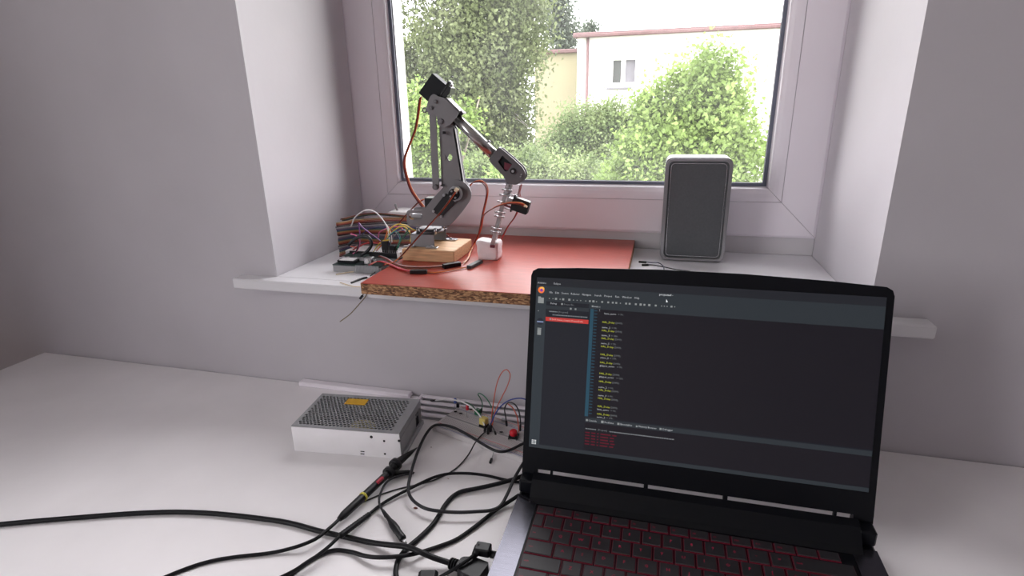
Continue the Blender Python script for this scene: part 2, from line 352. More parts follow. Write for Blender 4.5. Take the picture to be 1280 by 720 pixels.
# window sill (nose sticks out of the wall below the board)
s = MB(); s.box((OPX0 + .0005, YW - .001, ZS - .018), (OPX1 - .0005, 1.20, ZS), 0, .0008); s.box((OPX0 - .07, .777, ZS - .018), (OPX1 + .07, YW - .001, ZS), 0, .002)
structure(s, 'trim_1', 'sill')

# window: mitred frame rails, rounded glazing beads, gasket, pane, outer jamb
win = tag(bpy.data.objects.new('window_1', None), kind='structure'); COL.objects.link(win); win.location = (-.21, 1.13, ZS)
GX0, GX1, GZ0, GZ1 = -.550, .189, CAMZ - .1492, 2.36
def sides(profile, name, m, closed_gap=.0004):
    """profile: (offset outward from the glass edge, Y); four separate mitred lengths"""
    def corner(i, d):
        return ((GX0 - d, GZ0 - d), (GX1 + d, GZ0 - d), (GX1 + d, GZ1 + d), (GX0 - d, GZ1 + d))[i % 4]
    for i in range(4):
        vs = []; n = len(profile)
        a0, a1 = Vector(corner(i, 0)), Vector(corner(i + 1, 0)); t = (a1 - a0).normalized()
        for e, g in ((i, closed_gap), (i + 1, -closed_gap)):
            for d, y in profile:
                c = Vector(corner(e, d)) + t * g; vs.append((c.x, y, c.y))
        fs = [(k, (k + 1) % n, n + (k + 1) % n, n + k) for k in range(n)] + [tuple(range(n)), tuple(range(2 * n - 1, n - 1, -1))]
        b = MB(); b.add(vs, fs); b.build(name, m, win)
sides([(0, 1.1375), (.0035, 1.1275), (.0065, 1.1250), (.012, 1.1228), (.0195, 1.1212), (.0265, 1.1203), (.0272, 1.122), (.0272, 1.139)], 'glazing_bead', 'pvc')
sides([(.0275, 1.1195), (.088, 1.1195), (.0928, 1.1215), (.0928, 1.145), (.0275, 1.145)], 'frame_rail', 'pvc')
sides([(-.0055, 1.137), (0, 1.1355), (0, 1.140), (-.0055, 1.140)], 'gasket', 'gasket', 0)
sides([(-.006, 1.146), (.0928, 1.146), (.0928, 1.205), (.004, 1.205)], 'outer_jamb', 'pvc', 0)
MB().box((GX0 - .006, 1.1405, GZ0 - .006), (GX1 + .006, 1.1445, GZ1 + .006)).build('pane', 'glass', win)
MB().box((OPX0 + .0002, 1.1235, ZS + .0003), (OPX1 - .0002, 1.16, GZ0 - .0926), 0, .001).build('lower_profile', 'pvc_shaded', win)
M['dirt'] = mat('dried_splash_on_glass', (0.9, 0.9, 0.9), 0.9, var=0.05)
ds = MB()
for (xa, ya, xb, yb, w_) in ((640, 143, 668, 166, 1.1), (650, 149, 661, 158, 1.6), (643, 141, 652, 149, .7), (611, 158, 619, 155, .8), (613, 154, 616, 152, .5), (622, 148, 625, 146, .6), (604, 163, 607, 161, .5), (629, 153, 631, 152, .5), (600, 150, 602, 149, .4), (616, 166, 618, 165, .4), (633, 163, 635, 161, .4)):
    p, q = atY(xa, ya, 1.1402), atY(xb, yb, 1.1402); ax_ = (q - p).normalized(); sd_ = Vector((-ax_.z, 0, ax_.x)); n_ = 9
    ring_ = [p + (q - p) * (i / n_) + sd_ * (w_ * .0007 * (.3 + random.random()) * math.sin(math.pi * (i + .3) / (n_ + .6))) for i in range(n_ + 1)] + [p + (q - p) * (i / n_) - sd_ * (w_ * .0007 * (.3 + random.random()) * math.sin(math.pi * (i + .3) / (n_ + .6))) for i in range(n_, -1, -1)]
    ds.prism(ring_, (0, .0001, 0))
ds.build('dirt_specks', 'dirt', win, kind='stuff')
MB().cyl((.1, 1.121, CAMZ - .205), (.1, 1.1185, CAMZ - .205), .004).build('drain_cap', 'pvc', win)

# ================================================================== DESK
d = thing('desk', 'long white laminate desk pushed against the wall under the window', 'desk', (-.1, .45, 0))
MB().box((-1.25, .13, ZD - .028), (1.05, YW - .002, ZD), 0, .0015).build('desk_top', 'desk', d)
for x in (-1.18, .98):
    for y in (.2, .74): MB().box((x - .025, y - .025, 0), (x + .025, y + .025, ZD - .028), 0, .003).build('leg', 'deskleg', d)
MB().box((-1.155, .73, ZD - .10), (.955, .75, ZD - .03), 0, .002).build('apron', 'deskleg', d)

# ================================================================== RED BOARD
BX0, BX1, BY0, BY1 = -.4455, -.044, .7472, 1.119
b = thing('chipboard_shelf', 'red laminated chipboard panel with a raw front edge lying on the window sill', 'board', ((BX0 + BX1) / 2, .93, ZS))
MB().box((BX0, BY0, ZS + .0002), (BX1, BY1, ZT - .0009)).build('chipboard_core', 'chip', b)
MB().box((BX0, BY0, ZT - .0009), (BX1, BY1, ZT), 0, .0003).build('red_laminate', 'red', b)

# ================================================================== ROBOT ARM (arm plane parallel to the wall)
YN, YF, PT = .898, .928, .0022             # near side plates, far side plates, plate thickness
def N(x, y): return atY(x, y, YN)
def poly(pxs): return [N(*p) for p in pxs]
FARV = Vector((0, YF - YN, 0)); PV = Vector((0, PT, 0))
rob = thing('robot_arm', 'small grey metal servo robot arm on a wooden block, reaching down to foam', 'robot arm', (-.389, .93, ZT))
# wooden base
wb = MB(); wb.box((-.438, .884, ZT + .0002), (-.340, .981, ZT + .0218), 0, .0012)
wb.build('wooden_base', 'wood', rob, 'pale pine block under the robot arm')
ZB = ZT + .0218
# base bracket: hat-shaped zinc channel
BRX0, BRX1, BRY0, BRY1, BRZ = -.4285, -.3835, .903, .963, CAMZ - .2125
br = MB()
br.box((BRX0, BRY0, ZB), (BRX1, BRY0 + .002, BRZ), 0, .0005); br.box((BRX0, BRY1 - .002, ZB), (BRX1, BRY1, BRZ), 0, .0005); br.box((BRX0, BRY0, BRZ - .002), (BRX1, BRY1, BRZ), 0, .0005)
br.build('base_bracket', 'bracket', rob)
for xa, xb, ya, yb in ((BRX0 - .012, BRX0 + .008, BRY0 - .007, BRY0 + .001), (BRX1 - .014, BRX1 + .008, BRY0 - .009, BRY0 + .001), (BRX1 - .004, BRX1 + .020, BRY1 - .006, BRY1 + .008), (BRX0 - .018, BRX0 + .002, BRY1 - .006, BRY1 + .008)):
    f = MB(); f.box((xa, ya, ZB + .0001), (xb, yb, ZB + .0024), 0, .0006); ft = f.build('mounting_foot', 'steel', rob)
    MB().cyl(((xa + xb) / 2, (ya + yb) / 2, ZB + .0022), ((xa + xb) / 2, (ya + yb) / 2, ZB + .0045), .0026, 10).build('screw', 'steel', ft)
# turntable under the shoulder
tc_ = Vector((-.400, .930, BRZ))
MB().cyl(tc_, tc_ + Vector((0, 0, .0035)), .024, 28).build('turntable_disc', 'plate_dark', rob)
MB().cyl(tc_ + Vector((0, 0, .0035)), tc_ + Vector((0, 0, .0075)), .020, 28).build('turntable_bearing', 'plate_dark', rob)
for dx, dy in ((-.017, -.02), (.017, -.02), (-.017, .02), (.017, .02)):
    MB().cyl(tc_ + Vector((dx, dy, .0)), tc_ + Vector((dx, dy, .010)), .0026, 8).build('standoff', 'steel', rob)

# shoulder bracket: two big side plates and a floor
sh = rnd_poly(poly([(508, 262.8), (529.5, 262.5), (541, 248), (556, 232), (567, 226), (576, 229.5), (581, 240), (579.5, 250), (572, 261.5), (561, 276), (553.5, 283.5), (508.5, 281)]), .006, 3)
shn = sh
sh = rnd_poly(poly([(508, 262.8), (529.5, 262.5), (541, 248), (556, 232), (570, 224), (583, 229), (589.5, 240), (588, 250), (580, 261.5), (568, 276), (560.5, 283), (508.5, 281)]), .006, 3)
slot = rnd_poly(poly([(510.5, 266.5), (527.5, 266), (527.5, 274.5), (511, 274.8)]), .005, 3)
cut = poly([(540.5, 263.5), (557.5, 241.5), (574, 249), (551.5, 271.5)])
s1 = MB(); s1.prism(sh, PV, 0, [slot, cut]); shp = s1.build('shoulder_plate', 'plate', rob)
s2 = MB(); s2.prism([p + FARV for p in shn], PV, 0); s2.build('shoulder_plate', 'plate', rob)
zf = N(534, 282.5).z
MB().box((N(512, 282).x, YN + PT, zf), (N(552, 282).x, YF, zf + .0022)).build('shoulder_floor', 'plate', rob)
# shoulder servo showing through the cut-out
c4 = poly([(541, 263.5), (557.5, 242), (573.5, 249.2), (551.5, 271)])
sv = MB(); sv.prism([p + Vector((0, -.0035, 0)) for p in c4], (0, .040, 0)); svo = sv.build('shoulder_servo', 'black', rob)
for p in ((543, 263.5), (556, 243.5), (570, 250), (552.5, 270)):
    MB().cyl(N(*p) + Vector((0, -.0055, 0)), N(*p) + Vector((0, .002, 0)), .0023, 10).build('screw', 'steel', svo)
# rotation servo between the plates (seen behind the slot arm)
a_, b_ = N(529, 248), N(543, 262)
MB().box((a_.x, .902, b_.z), (b_.x + .012, .924, a_.z), 0, .001).build('rotation_servo', 'black', rob)
sl = MB(); q0, q1 = N(512, 268), N(526, 273); sl.box((q0.x, .902, q1.z), (q1.x, .924, q0.z), 0, .001); sl.build('servo_spacer', 'steel', rob)
# servo horn disc with black hub and screws, on the upper right of the shoulder plate
hc = N(571.5, 241)
ho = MB(); ho.cyl(hc + Vector((0, -.0085, 0)), hc + Vector((0, -.0065, 0)), .0125, 26); hob = ho.build('horn_disc', 'steel', rob)
MB().cyl(hc + Vector((-.002, -.0125, -.001)), hc + Vector((-.002, -.0086, -.001)), .0095, 20).build('horn_hub', 'blackmat', rob)
MB().cyl(hc + Vector((0, -.0065, 0)), hc + Vector((0, .0, 0)), .006, 14).build('horn_shaft', 'blackmat', rob)
for an in range(4):
    q = hc + Vector((.0062 * math.cos(an * 1.57 + .5) - .002, -.0142, .0062 * math.sin(an * 1.57 + .5) - .001)); MB().cyl(q, q + Vector((0, .002, 0)), .0017, 8).build('screw', 'steel', hob)
# lower arm: channel of two trapezoid plates with an oval lightening hole
la = poly([(547.6, 143.5), (563, 153), (567.5, 160), (578.8, 229), (574, 240), (556, 239), (551, 232)])
hole = [N(561.5 + 2.9 * math.cos(t), 197 + 4.4 * math.sin(t)) for t in np.linspace(0, 2 * math.pi, 17)[:-1]]
dd = Vector((0, .0035, 0))
l1 = MB(); l1.prism([p + dd for p in la], PV, 0, [[p + dd for p in hole]]); lap = l1.build('lower_arm_plate', 'plate', rob)
FA2 = Vector((0, .0135, 0)); l2 = MB(); l2.prism([p + FA2 for p in la], PV, 0, [[atY(563 + 3.2 * math.cos(t), 197 + 4.8 * math.sin(t), YN + .0135) for t in np.linspace(0, 2 * math.pi, 17)[:-1]]]); l2.build('lower_arm_plate', 'plate', rob)
e0, e1 = N(567.0, 161), N(578.3, 229)
l3 = MB(); l3.prism([e0 + dd, e1 + dd, e1 + dd + Vector((-.0025, 0, 0)), e0 + dd + Vector((-.0025, 0, 0))], (0, .011, 0)); l3.build('arm_flange', 'plate', rob)
for p, r in (((554.4, 166), .0026), ((553.5, 197), .0045)):
    MB().tube([N(*p) + dd + Vector((0, -.0016, 0)), N(*p) + dd], r, 12).build('rivet', 'plate', lap)
# parallel link rod on the left
lk = []
pa, pb = N(541.2, 139.5), N(545.6, 233); ax = (pb - pa).normalized(); sd = Vector((-ax.z, 0, ax.x))
for c, s0 in ((pa, math.pi), (pb, 0)):
    for k in range(9):
        w = s0 - math.pi * k / 8 if False else s0 + math.pi * (1 - k / 8) * (-1) + math.pi
        lk.append((c, w))
R_ = .0058
ang = [math.pi * k / 8 for k in range(9)]
lkp = [pb + sd * (R_ * math.cos(w)) + ax * (R_ * math.sin(w)) for w in ang] + [pa - sd * (R_ * math.cos(w)) - ax * (R_ * math.sin(w)) for w in ang]
MB().prism([p + Vector((0, -.003, 0)) for p in lkp], PV).build('link_rod', 'plate', rob)
# elbow bracket
eb = poly([(543.6, 117), (549, 120.5), (557, 122.5), (575, 140.5), (573, 145), (564, 156), (556, 159.5), (549, 156.5), (547.4, 144.5), (537.5, 142.8), (534.8, 138.5), (535.6, 129.5), (539.5, 120)])
eb = rnd_poly(eb, .003, 2)
e_1 = MB(); e_1.prism([p + Vector((0, -.0055, 0)) for p in eb], PV); ebp = e_1.build('elbow_plate', 'plate', rob)
e_2 = MB(); e_2.prism([p + Vector((0, .0165, 0)) for p in eb], PV); e_2.build('elbow_plate', 'plate', rob)
t0, t1 = N(558, 123.5), N(574.5, 140); nn = Vector(((t1 - t0).z, 0, -(t1 - t0).x)).normalized() * .0022
e3 = MB(); e3.prism([p + Vector((0, -.0033, 0)) for p in (t0, t1, t1 - nn, t0 - nn)], (0, .0198, 0)); e3.build('elbow_bridge', 'plate', rob)
tb = MB(); q = N(577, 140.5); tb.obox(q + Vector((0, .008, 0)), (t1 - t0), (0, 1, 0), nn, .003, .007, .0012); tb.build('clamp_tab', 'plate', rob)
for p, r in (((546.3, 126.9), .0030), ((540.9, 134.6), .0030), ((552.3, 151.6), .0046), ((554.4, 166), .0024), ((545.8, 233.3), .0044), ((553.5, 231.3), .0014)):
    c = N(*p); sc = MB(); sc.cyl(c + Vector((0, -.0085, 0)), c + Vector((0, .002, 0)), r, 14, 0); o = sc.build('pivot_bolt', 'plate_dark', rob)
    MB().cyl(c + Vector((0, -.0092, 0)), c + Vector((0, -.0083, 0)), r * .55, 12).build('bolt_head', 'plate', o)
rg = MB(); q = N(532, 137.5); ring = [q + Vector((.0035 * math.cos(t), -.004, .0035 * math.sin(t))) for t in np.linspace(0, 2 * math.pi, 17)]; rg.tube(ring, .0012, 6, 0, False); rg.build('eyelet', 'plate', rob)
# elbow servo, tilted up and left
YE = .9005
def EP(l, Y): return [atY(x, y, Y) for x, y in l]
MB().prism(EP([(540.2, 91.5), (523.2, 116.2), (536.5, 128.2), (548.5, 118.5), (557.3, 106.2)], YE), (0, .020, 0)).build('elbow_servo', 'blackmat', rob)
MB().prism(EP([(548.2, 119.3), (560.3, 101.2), (562.5, 102.6), (550.8, 120.8)], YE), (0, .020, 0)).build('servo_flange', 'black', rob)
MB().prism(EP([(552, 119.5), (560.5, 107), (563.8, 110), (562, 117), (556, 121.5)], YE), (0, .020, 0)).build('servo_gearbox', 'black', rob)
for p in ((563.5, 102.8), (564.8, 105.8)): q = atY(*p, YE + .004); MB().cyl(q + Vector((-.002, 0, -.0015)), q + Vector((.001, 0, .0008)), .0026, 8).build('screw', 'steel', rob)
# forearm tube
ta, tb_ = atY(564, 142, .908), atY(617, 193, .908)
tb1 = MB(); tb1.tube([ta, tb_], .0090, 24); tb1.build('forearm_tube', 'tube', rob)
tdir = (tb_ - ta).normalized(); tn = Vector((-tdir.z, 0, tdir.x))
if tn.z < 0: tn = -tn
for k, sg in ((.80, 1), (.86, -1)):
    q = ta + (tb_ - ta) * k + tn * (sg * .0086); MB().cyl(q, q + tn * (sg * .0035), .0022, 10).build('grub_screw', 'plate_dark', rob)
# wrist bracket
wr = rnd_poly(poly([(625, 184.2), (640, 197), (653.5, 209.5), (657.5, 218), (655, 225), (645.5, 231.3), (632.5, 229.5), (630.5, 221.5), (611.2, 201.2)]), .004, 3)
wc = poly([(627.8, 194.6), (640.2, 205.2), (634.5, 213.8), (631, 214), (622.3, 202.5)])
w1 = MB(); w1.prism(wr, PV, 0, [wc]); w1.build('wrist_plate', 'plate_dark', rob)
w2 = MB(); w2.prism([p + Vector((0, .012, 0)) for p in wr], PV); w2.build('wrist_plate', 'plate_dark', rob)
t0, t1 = N(612, 200.5), N(624.6, 185); nn = Vector((-(t1 - t0).z, 0, (t1 - t0).x)).normalized() * .002
MB().prism([t0, t1, t1 + nn, t0 + nn], (0, .012, 0)).build('wrist_bridge', 'plate_dark', rob)
ws = poly([(625, 195), (641, 207), (645, 216), (637, 221), (621, 203.5)]); MB().prism([p + Vector((0, .0035, 0)) for p in ws], (0, .008, 0)).build('wrist_servo', 'blackmat', rob)
wl = poly([(630, 203), (640, 206.2), (635.5, 213.2), (629.5, 212)]); MB().prism([p + Vector((0, .0024, 0)) for p in wl], (0, .0010, 0)).build('servo_label', 'redlabel', rob)
for p, r, mm in (((641.5, 213.8), .0048, 'black'), ((652, 218), .0013, 'steel'), ((651, 220.5), .0011, 'steel')):
    c = N(*p); o = MB().cyl(c + Vector((0, -.003, 0)), c + Vector((0, .001, 0)), r, 14).build('pivot_bolt', mm, rob)
    if r > .003: MB().cyl(c + Vector((0, -.0037, 0)), c + Vector((0, -.0028, 0)), .0022, 10).build('bolt_head', 'steel', o)
# gripper: two clear finger bars with spacers and bolts, small servo on its right
M['acrylic'] = mat('clear_acrylic', (0.50, 0.48, 0.49), 0.12, 0.45, var=0.08, vscale=50, coat=0.5)
YG = .912
def G(x, y, dy=0): return atY(x, y, YG) + Vector((0, dy, 0))
def bar(p, q, w_, t_, name, m, dy):
    p, q = G(*p, dy), G(*q, dy); ax = (q - p).normalized(); sd = Vector((-ax.z, 0, ax.x)) * w_
    return MB().prism(rnd_poly([p - sd, q - sd, q + sd, p + sd], .003, 3), (0, t_, 0)).build(name, m, rob)
bar((634.5, 231), (614.5, 309), .0034, .003, 'gripper_finger', 'acrylic', 0)
bar((628.5, 243), (616, 303), .0026, .003, 'gripper_finger', 'acrylic', .016)
bar((637.5, 229), (633, 246), .0035, .006, 'gripper_neck', 'steel', .004)
bar((633, 229), (631, 243), .0025, .010, 'gripper_neck', 'steel', .006)
for (x, y, n_) in ((631, 243.5, 2), (628.5, 252, 2), (625.5, 265, 3), (624.5, 270, 3), (620.5, 285, 2), (619.5, 289.5, 2), (634, 237, 1)):
    b = MB(); p = G(x, y); b.cyl(p + Vector((-.0085, -.004, .0012)), p + Vector((.010, -.004, -.0012)), .0012, 8); o = b.build('gripper_bolt', 'steel', rob)
    for s_ in (-1, 1):
        q = p + Vector((.0075 * s_, -.004, -.001 * s_)); MB().cyl(q, q + Vector((.0018, 0, -.0002)), .0021, 6).build('nut', 'steel', o)
gs0, gs1 = G(641, 253), G(661.5, 260); ga = (gs1 - gs0).normalized(); gsd = Vector((-ga.z, 0, ga.x)); L_ = (gs1 - gs0).length
gsv = MB().prism(rnd_poly([gs0 - gsd * .0112 + Vector((0, -.008, 0)), gs1 - gsd * .0112 + Vector((0, -.008, 0)), gs1 + gsd * .0112 + Vector((0, -.008, 0)), gs0 + gsd * .0112 + Vector((0, -.008, 0))], .0025, 3), (0, .0125, 0)).build('gripper_servo', 'black', rob)
MB().obox(gs0 + ga * .002 + Vector((0, -.002, 0)), ga, (0, 1, 0), gsd, .0011, .0055, .0150).build('servo_ear', 'black', gsv)
MB().obox(gs0 - ga * .005 + gsd * .002 + Vector((0, -.002, 0)), ga, (0, 1, 0), gsd, .005, .0045, .0052).build('servo_gearbox', 'steel', gsv)
for s_ in (-.0125, .0125):
    q = gs0 + gsd * s_ + Vector((0, -.004, 0)); MB().cyl(q - ga * .011, q + ga * .005, .0013, 8).build('screw', 'steel', gsv)
MB().obox(gs0 - ga * .006 - gsd * .0075 + Vector((0, -.005, 0)), ga, (0, 1, 0), gsd, .006, .002, .0016).build('horn_arm', 'redlabel', gsv)

q = G(616, 307.5, -.0022); MB().obox(q, (1, 0, 0), (0, 1, 0), (0, 0, 1), .0042, .0015, .0026, 0, .0006).build('finger_pad', 'redlabel', rob)
# three-strand servo cables (part of the arm), each with its black connector
def ribbon3(pts, name, parent, cols=('brown', 'red', 'orange'), r=.0010, off=(.0011, .0006, .0008), n=7):
    sp = spline(pts, n); b = MB(); o = Vector(off)
    for k, c in enumerate(cols): b.tube([p + o * ((k - 1) * 1.35) for p in sp], r, 6, k)
    return b.build(name, ['w_' + c for c in cols], parent)
def plug(p, q, w_, name, parent, m='black', t_=None):
    p, q = Vector(p), Vector(q); ax = (q - p).normalized(); sd = Vector((0, 0, 1)).cross(ax)
    sd = sd.normalized() if sd.length > .05 else Vector((1, 0, 0)); up = ax.cross(sd)
    return MB().obox((p + q) / 2, ax, sd, up, (q - p).length / 2, w_, t_ or w_, 0, .0004).build(name, m, parent)
def PY(l, Y0, Y1=None):
    n = len(l); Y1 = Y0 if Y1 is None else Y1
    out = []
    for i, (x, y) in enumerate(l):
        p = atY(x, y, Y0 + (Y1 - Y0) * i / max(1, n - 1)); zmin = ZT if p.x > BX0 - .004 else ZS
        out.append(p if p.z > zmin + .003 else atZ(x, y, zmin + .003))
    return out
ribbon3(PY([(526, 121), (524.5, 127), (523, 140), (519, 162), (511, 183), (506, 197), (505.5, 207), (508.5, 221), (514, 237), (521, 248), (527, 256), (532, 262)], .925, .935), 'servo_cable', rob)
ribbon3(PY([(529, 250), (524, 252), (518, 258), (510, 266), (500, 278), (492, 290)], .935, .95), 'servo_cable', rob)
sc_ = PY([(571, 237), (567, 243), (558, 256), (547, 269.5), (534, 284), (522, 297), (511, 309.5)], .885, .868) + [atZ(501, 320.5, ZT + .012), atZ(490, 329, ZT + .0025), atZ(480, 331, ZT + .003)]
ribbon3(sc_, 'servo_cable', rob)
plug(sc_[0] + Vector((.001, 0, .002)), sc_[0] + Vector((-.002, 0, -.003)), .003, 'cable_boot', rob, 'w_cream')
ribbon3(PY([(587, 233), (590, 229), (596, 226.5), (602, 227), (607, 231.5), (609, 239), (608, 248), (605.5, 259), (603, 270), (601, 282), (598, 293), (593, 304), (587, 313)], .96, .985), 'servo_cable', rob, ('brown', 'red', 'orange'), .0008)
ribbon3([atY(x, y, Y) for x, y, Y in ((657, 258, .898), (649, 254.3, .8955), (636, 254, .895), (621, 258, .897), (609, 265, .92), (603.5, 271, .945), (601.5, 282, .965), (598.5, 293, .975))], 'servo_cable', rob)
MB().cyl(atY(659, 258.7, .8965), atY(655, 257.2, .8965), .0017, 8).build('cable_boot', 'w_cream', rob)
ribbon3(PY([(651, 231), (650, 236), (648.8, 242), (650, 250), (647.5, 262), (643, 272), (635, 283), (628, 296), (624, 304)], .93, .965), 'servo_cable', rob, ('brown', 'red', 'red'), .0006)
# leads that run along the red board with black connectors
def BD(l, h=.002): return [atZ(x, y, ZT + h) for x, y in l]
c = ribbon3(BD([(462, 331), (471, 327), (480, 327.5), (491, 332), (502, 336.5), (514, 339.3)], .0025), 'extension_lead', rob, ('red', 'pink', 'coral'), .0011, (.0006, .0012, 0))
a1, a2 = BD([(513, 339.6), (534, 339.6)], .0032); plug(a1, a2, .0042, 'connector', c, 'black', .003)
c = ribbon3(BD([(474, 320), (482, 323), (491, 328.5), (502, 332.5), (515, 334), (535, 334), (555, 332.5)], .0025), 'extension_lead', rob, ('brown', 'red', 'white'), .0011, (.0005, .0017, 0))
a1, a2 = BD([(554, 333), (575, 329.5)], .0038); plug(a1, a2, .0050, 'connector', c, 'black', .0036)
c = ribbon3(BD([(533, 340), (548, 340), (562, 337.8), (575, 335.5), (588, 333)], .002), 'extension_lead', rob, ('orange', 'red', 'brown'), .0010, (.0006, .0012, 0))
a1, a2 = BD([(586, 334), (601, 326.5)], .0032); plug(a1, a2, .0042, 'connector', c, 'black', .0028)
ribbon3(BD([(574, 330), (580, 328), (585, 322), (587.5, 315), (592, 305)], .003), 'extension_lead', rob, ('red', 'orange', 'cream'), .0008, (.0006, .0012, 0))

# foam block held by the gripper
fo = MB(); fp = [atZ(595.5, 322, ZT).xy, None]
fx0, fx1, fy0, fy1, fz1 = -.3100, -.2700, .9165, .9465, ZT + .0345
fn = 7; vs = []; fs = []
def fpt(i, j, k):
    x = fx0 + (fx1 - fx0) * i / fn; y = fy0 + (fy1 - fy0) * j / fn; z = ZT + .0003 + (fz1 - ZT - .0003) * k / fn
    u_, v_, w_ = 2 * i / fn - 1, 2 * j / fn - 1, 2 * k / fn - 1
    sft = 1 - .018 * (abs(u_) ** 6 + abs(v_) ** 6 + abs(w_) ** 6 - max(abs(u_), abs(v_), abs(w_)) ** 6)
    cx, cy_, cz = (fx0 + fx1) / 2, (fy0 + fy1) / 2, (ZT + fz1) / 2
    n1 = .0005 * math.sin(i * 2.1 + j * 1.3 + k * 1.7) * (1 if k else 0)
    top = (-.0030 * (i / fn) + .0007 * math.sin(i * 1.3)) * (k / fn)
    return (cx + (x - cx) * sft + n1 + .003 * (1 - k / fn) * (1 if i < fn / 2 else -.3), cy_ + (y - cy_) * sft + n1, cz + (z - cz) * (sft if k else 1) + top)
idx = {}
for i in range(fn + 1):
    for j in range(fn + 1):
        for k in range(fn + 1):
            if i in (0, fn) or j in (0, fn) or k in (0, fn): idx[(i, j, k)] = len(vs); vs.append(fpt(i, j, k))
for a in range(fn):
    for b in range(fn):
        for e in (0, fn):
            fs += [(idx[(a, b, e)], idx[(a + 1, b, e)], idx[(a + 1, b + 1, e)], idx[(a, b + 1, e)]), (idx[(a, e, b)], idx[(a + 1, e, b)], idx[(a + 1, e, b + 1)], idx[(a, e, b + 1)]), (idx[(e, a, b)], idx[(e, a + 1, b)], idx[(e, a + 1, b + 1)], idx[(e, a, b + 1)])]
fo.add(vs, fs, 0, True); fo.build('foam_block', 'foam', None, 'soft white foam block on the red board between the gripper fingers', 'foam block')

# ================================================================== ELECTRONICS LEFT OF THE ARM, ON THE SILL
def wire(name, label, pts, r, m, plugs=(), group=None, n=8, pm='black', plen=.013, pw=.0013, seg=7):
    sp = spline(pts, n); o = MB().tube(sp, r, seg).build(name, m, None, label, 'wire', group)
    for e in plugs:
        p = sp[0] if e == 0 else sp[-1]; dr = (sp[0] - sp[2]).normalized() if e == 0 else (sp[-1] - sp[-3]).normalized()
        plug(p - dr * .003, p + dr * plen, pw, 'plug', o, pm)
    return o
# rainbow ribbon cable standing on edge
for k, c in dict(brown=(.10, .035, .025), red=(.36, .06, .045), orange=(.50, .19, .08), yellow=(.44, .30, .14), green=(.07, .14, .12), blue=(.05, .09, .20), purple=(.16, .10, .20), grey=(.24, .24, .26), white=(.50, .47, .50), black=(.03, .03, .035)).items(): M['r_' + k] = mat(k + '_ribbon_strand', c, 0.5, var=0.06, vscale=60)
rb = MB(); cols = ['brown', 'red', 'orange', 'yellow', 'green', 'blue', 'purple', 'grey', 'white', 'black']
path = [(-.600, .94), (-.580, .975), (-.545, .985), (-.505, .988), (-.462, .992), (-.43, 1.0), (-.40, 1.01)]
base = spline([(x, y, 0) for x, y in path], 6)
for k in range(34):
    z0 = ZS + .003 + k * .00205
    pts = []
    for i, p in enumerate(base):
        t = i / (len(base) - 1)
        zz = z0 + (-.0012 * k * .22 * max(0, t - .55) / .45) + .0022 * math.sin(t * 7 + k * .12)
        yy = p.y + .007 * math.sin(k * .35 + t * 3) * (0.3 + .7 * t) + (.004 if (k // 10) % 2 else 0)
        pts.append(Vector((p.x, yy, zz)))
    rb.tube(pts, .0011, 5, k % 10)
rb.build('ribbon_cable', ['r_' + c for c in cols], None, 'rainbow ribbon cable standing on edge behind the jumper wires', 'ribbon cable')
rb = MB()
base = spline([(-.598, .955, ZS + .074), (-.57, 1.00, ZS + .077), (-.53, 1.012, ZS + .076), (-.48, 1.02, ZS + .070), (-.44, 1.03, ZS + .064)], 6)
for k in range(10): rb.tube([p + Vector((0, .0014 * k, -.0006 * k + .0012 * math.sin(k))) for p in base], .00082, 5, k)
rb.build('ribbon_cable', ['r_' + c for c in cols], None, 'flat ten-strand ribbon cable lying along the top of the taller ribbon cable', 'ribbon cable')
# white device with a grey stalk, by the window
wd = thing('network_box', 'flat white plastic box with a thin grey antenna, behind the ribbon cable', 'device', (-.47, 1.07, ZS))
p0, p1 = atY(487, 270.5, 1.05), atY(512, 264.5, 1.05)
MB().box((p0.x, 1.035, ZS + .001), (p1.x + .02, 1.10, p1.z), 0, .004).build('case', 'pcbw', wd)
MB().box((p0.x + .006, 1.0343, p1.z - .008), (p1.x + .015, 1.036, p1.z - .006), 0).build('seam', 'w_grey', wd)
MB().tube(spline([atY(498, 266, 1.06), atY(495.5, 260, 1.06), atY(494, 255, 1.06)], 5), [.0022] * 10 + [.0026], 8).build('antenna', 'w_grey', wd)
# white solderless board and the controller boards on it
def boardbox(name, label, cat, lo, hi, m): return MB().box(lo, hi, 0, .0008).build(name, m, None, label, cat)
eb1 = thing('prototyping_board', 'white solderless prototyping board under the tangle of jumper wires', 'circuit board', (-.50, .93, ZS))
MB().box((-.575, .922, ZS + .0002), (-.4475, .968, ZS + .0210), 0, .0008).build('body', 'pcbw', eb1)
hb = MB()
for i in range(40):
    for j in range(10):
        x = -.570 + i * .003; y = .926 + j * .0042; zz = ZS + .0211; hb.add([(x, y, zz), (x + .0011, y, zz), (x + .0011, y + .0011, zz), (x, y + .0011, zz)], [(0, 1, 2, 3)])
tag(hb.build('contact_holes', 'hole', eb1), kind='stuff')
cb = thing('controller_board', 'dark microcontroller board with black pin headers, beside the wooden block', 'circuit board', (-.50, .90, ZS))
cz = ZS + .0165
for x in (-.562, -.456):
    for y in (.9010, .9175): MB().cyl((x, y, ZS + .0002), (x, y, cz), .0022, 8).build('standoff', 'steel', cb)
MB().box((-.565, .898, cz), (-.449, .9205, cz + .0016), 0).build('circuit_board', 'pcb', cb)
MB().box((-.512, .899, cz + .0016), (-.4535, .9035, cz + .0100), 0, .0003).build('pin_header', 'black', cb)
MB().box((-.562, .9150, cz + .0016), (-.482, .9185, cz + .0060), 0, .0003).build('pin_header', 'black', cb)
MB().box((-.4880, .904, cz + .0016), (-.4760, .916, cz + .0300), 0, .0004).build('socket', 'black', cb)
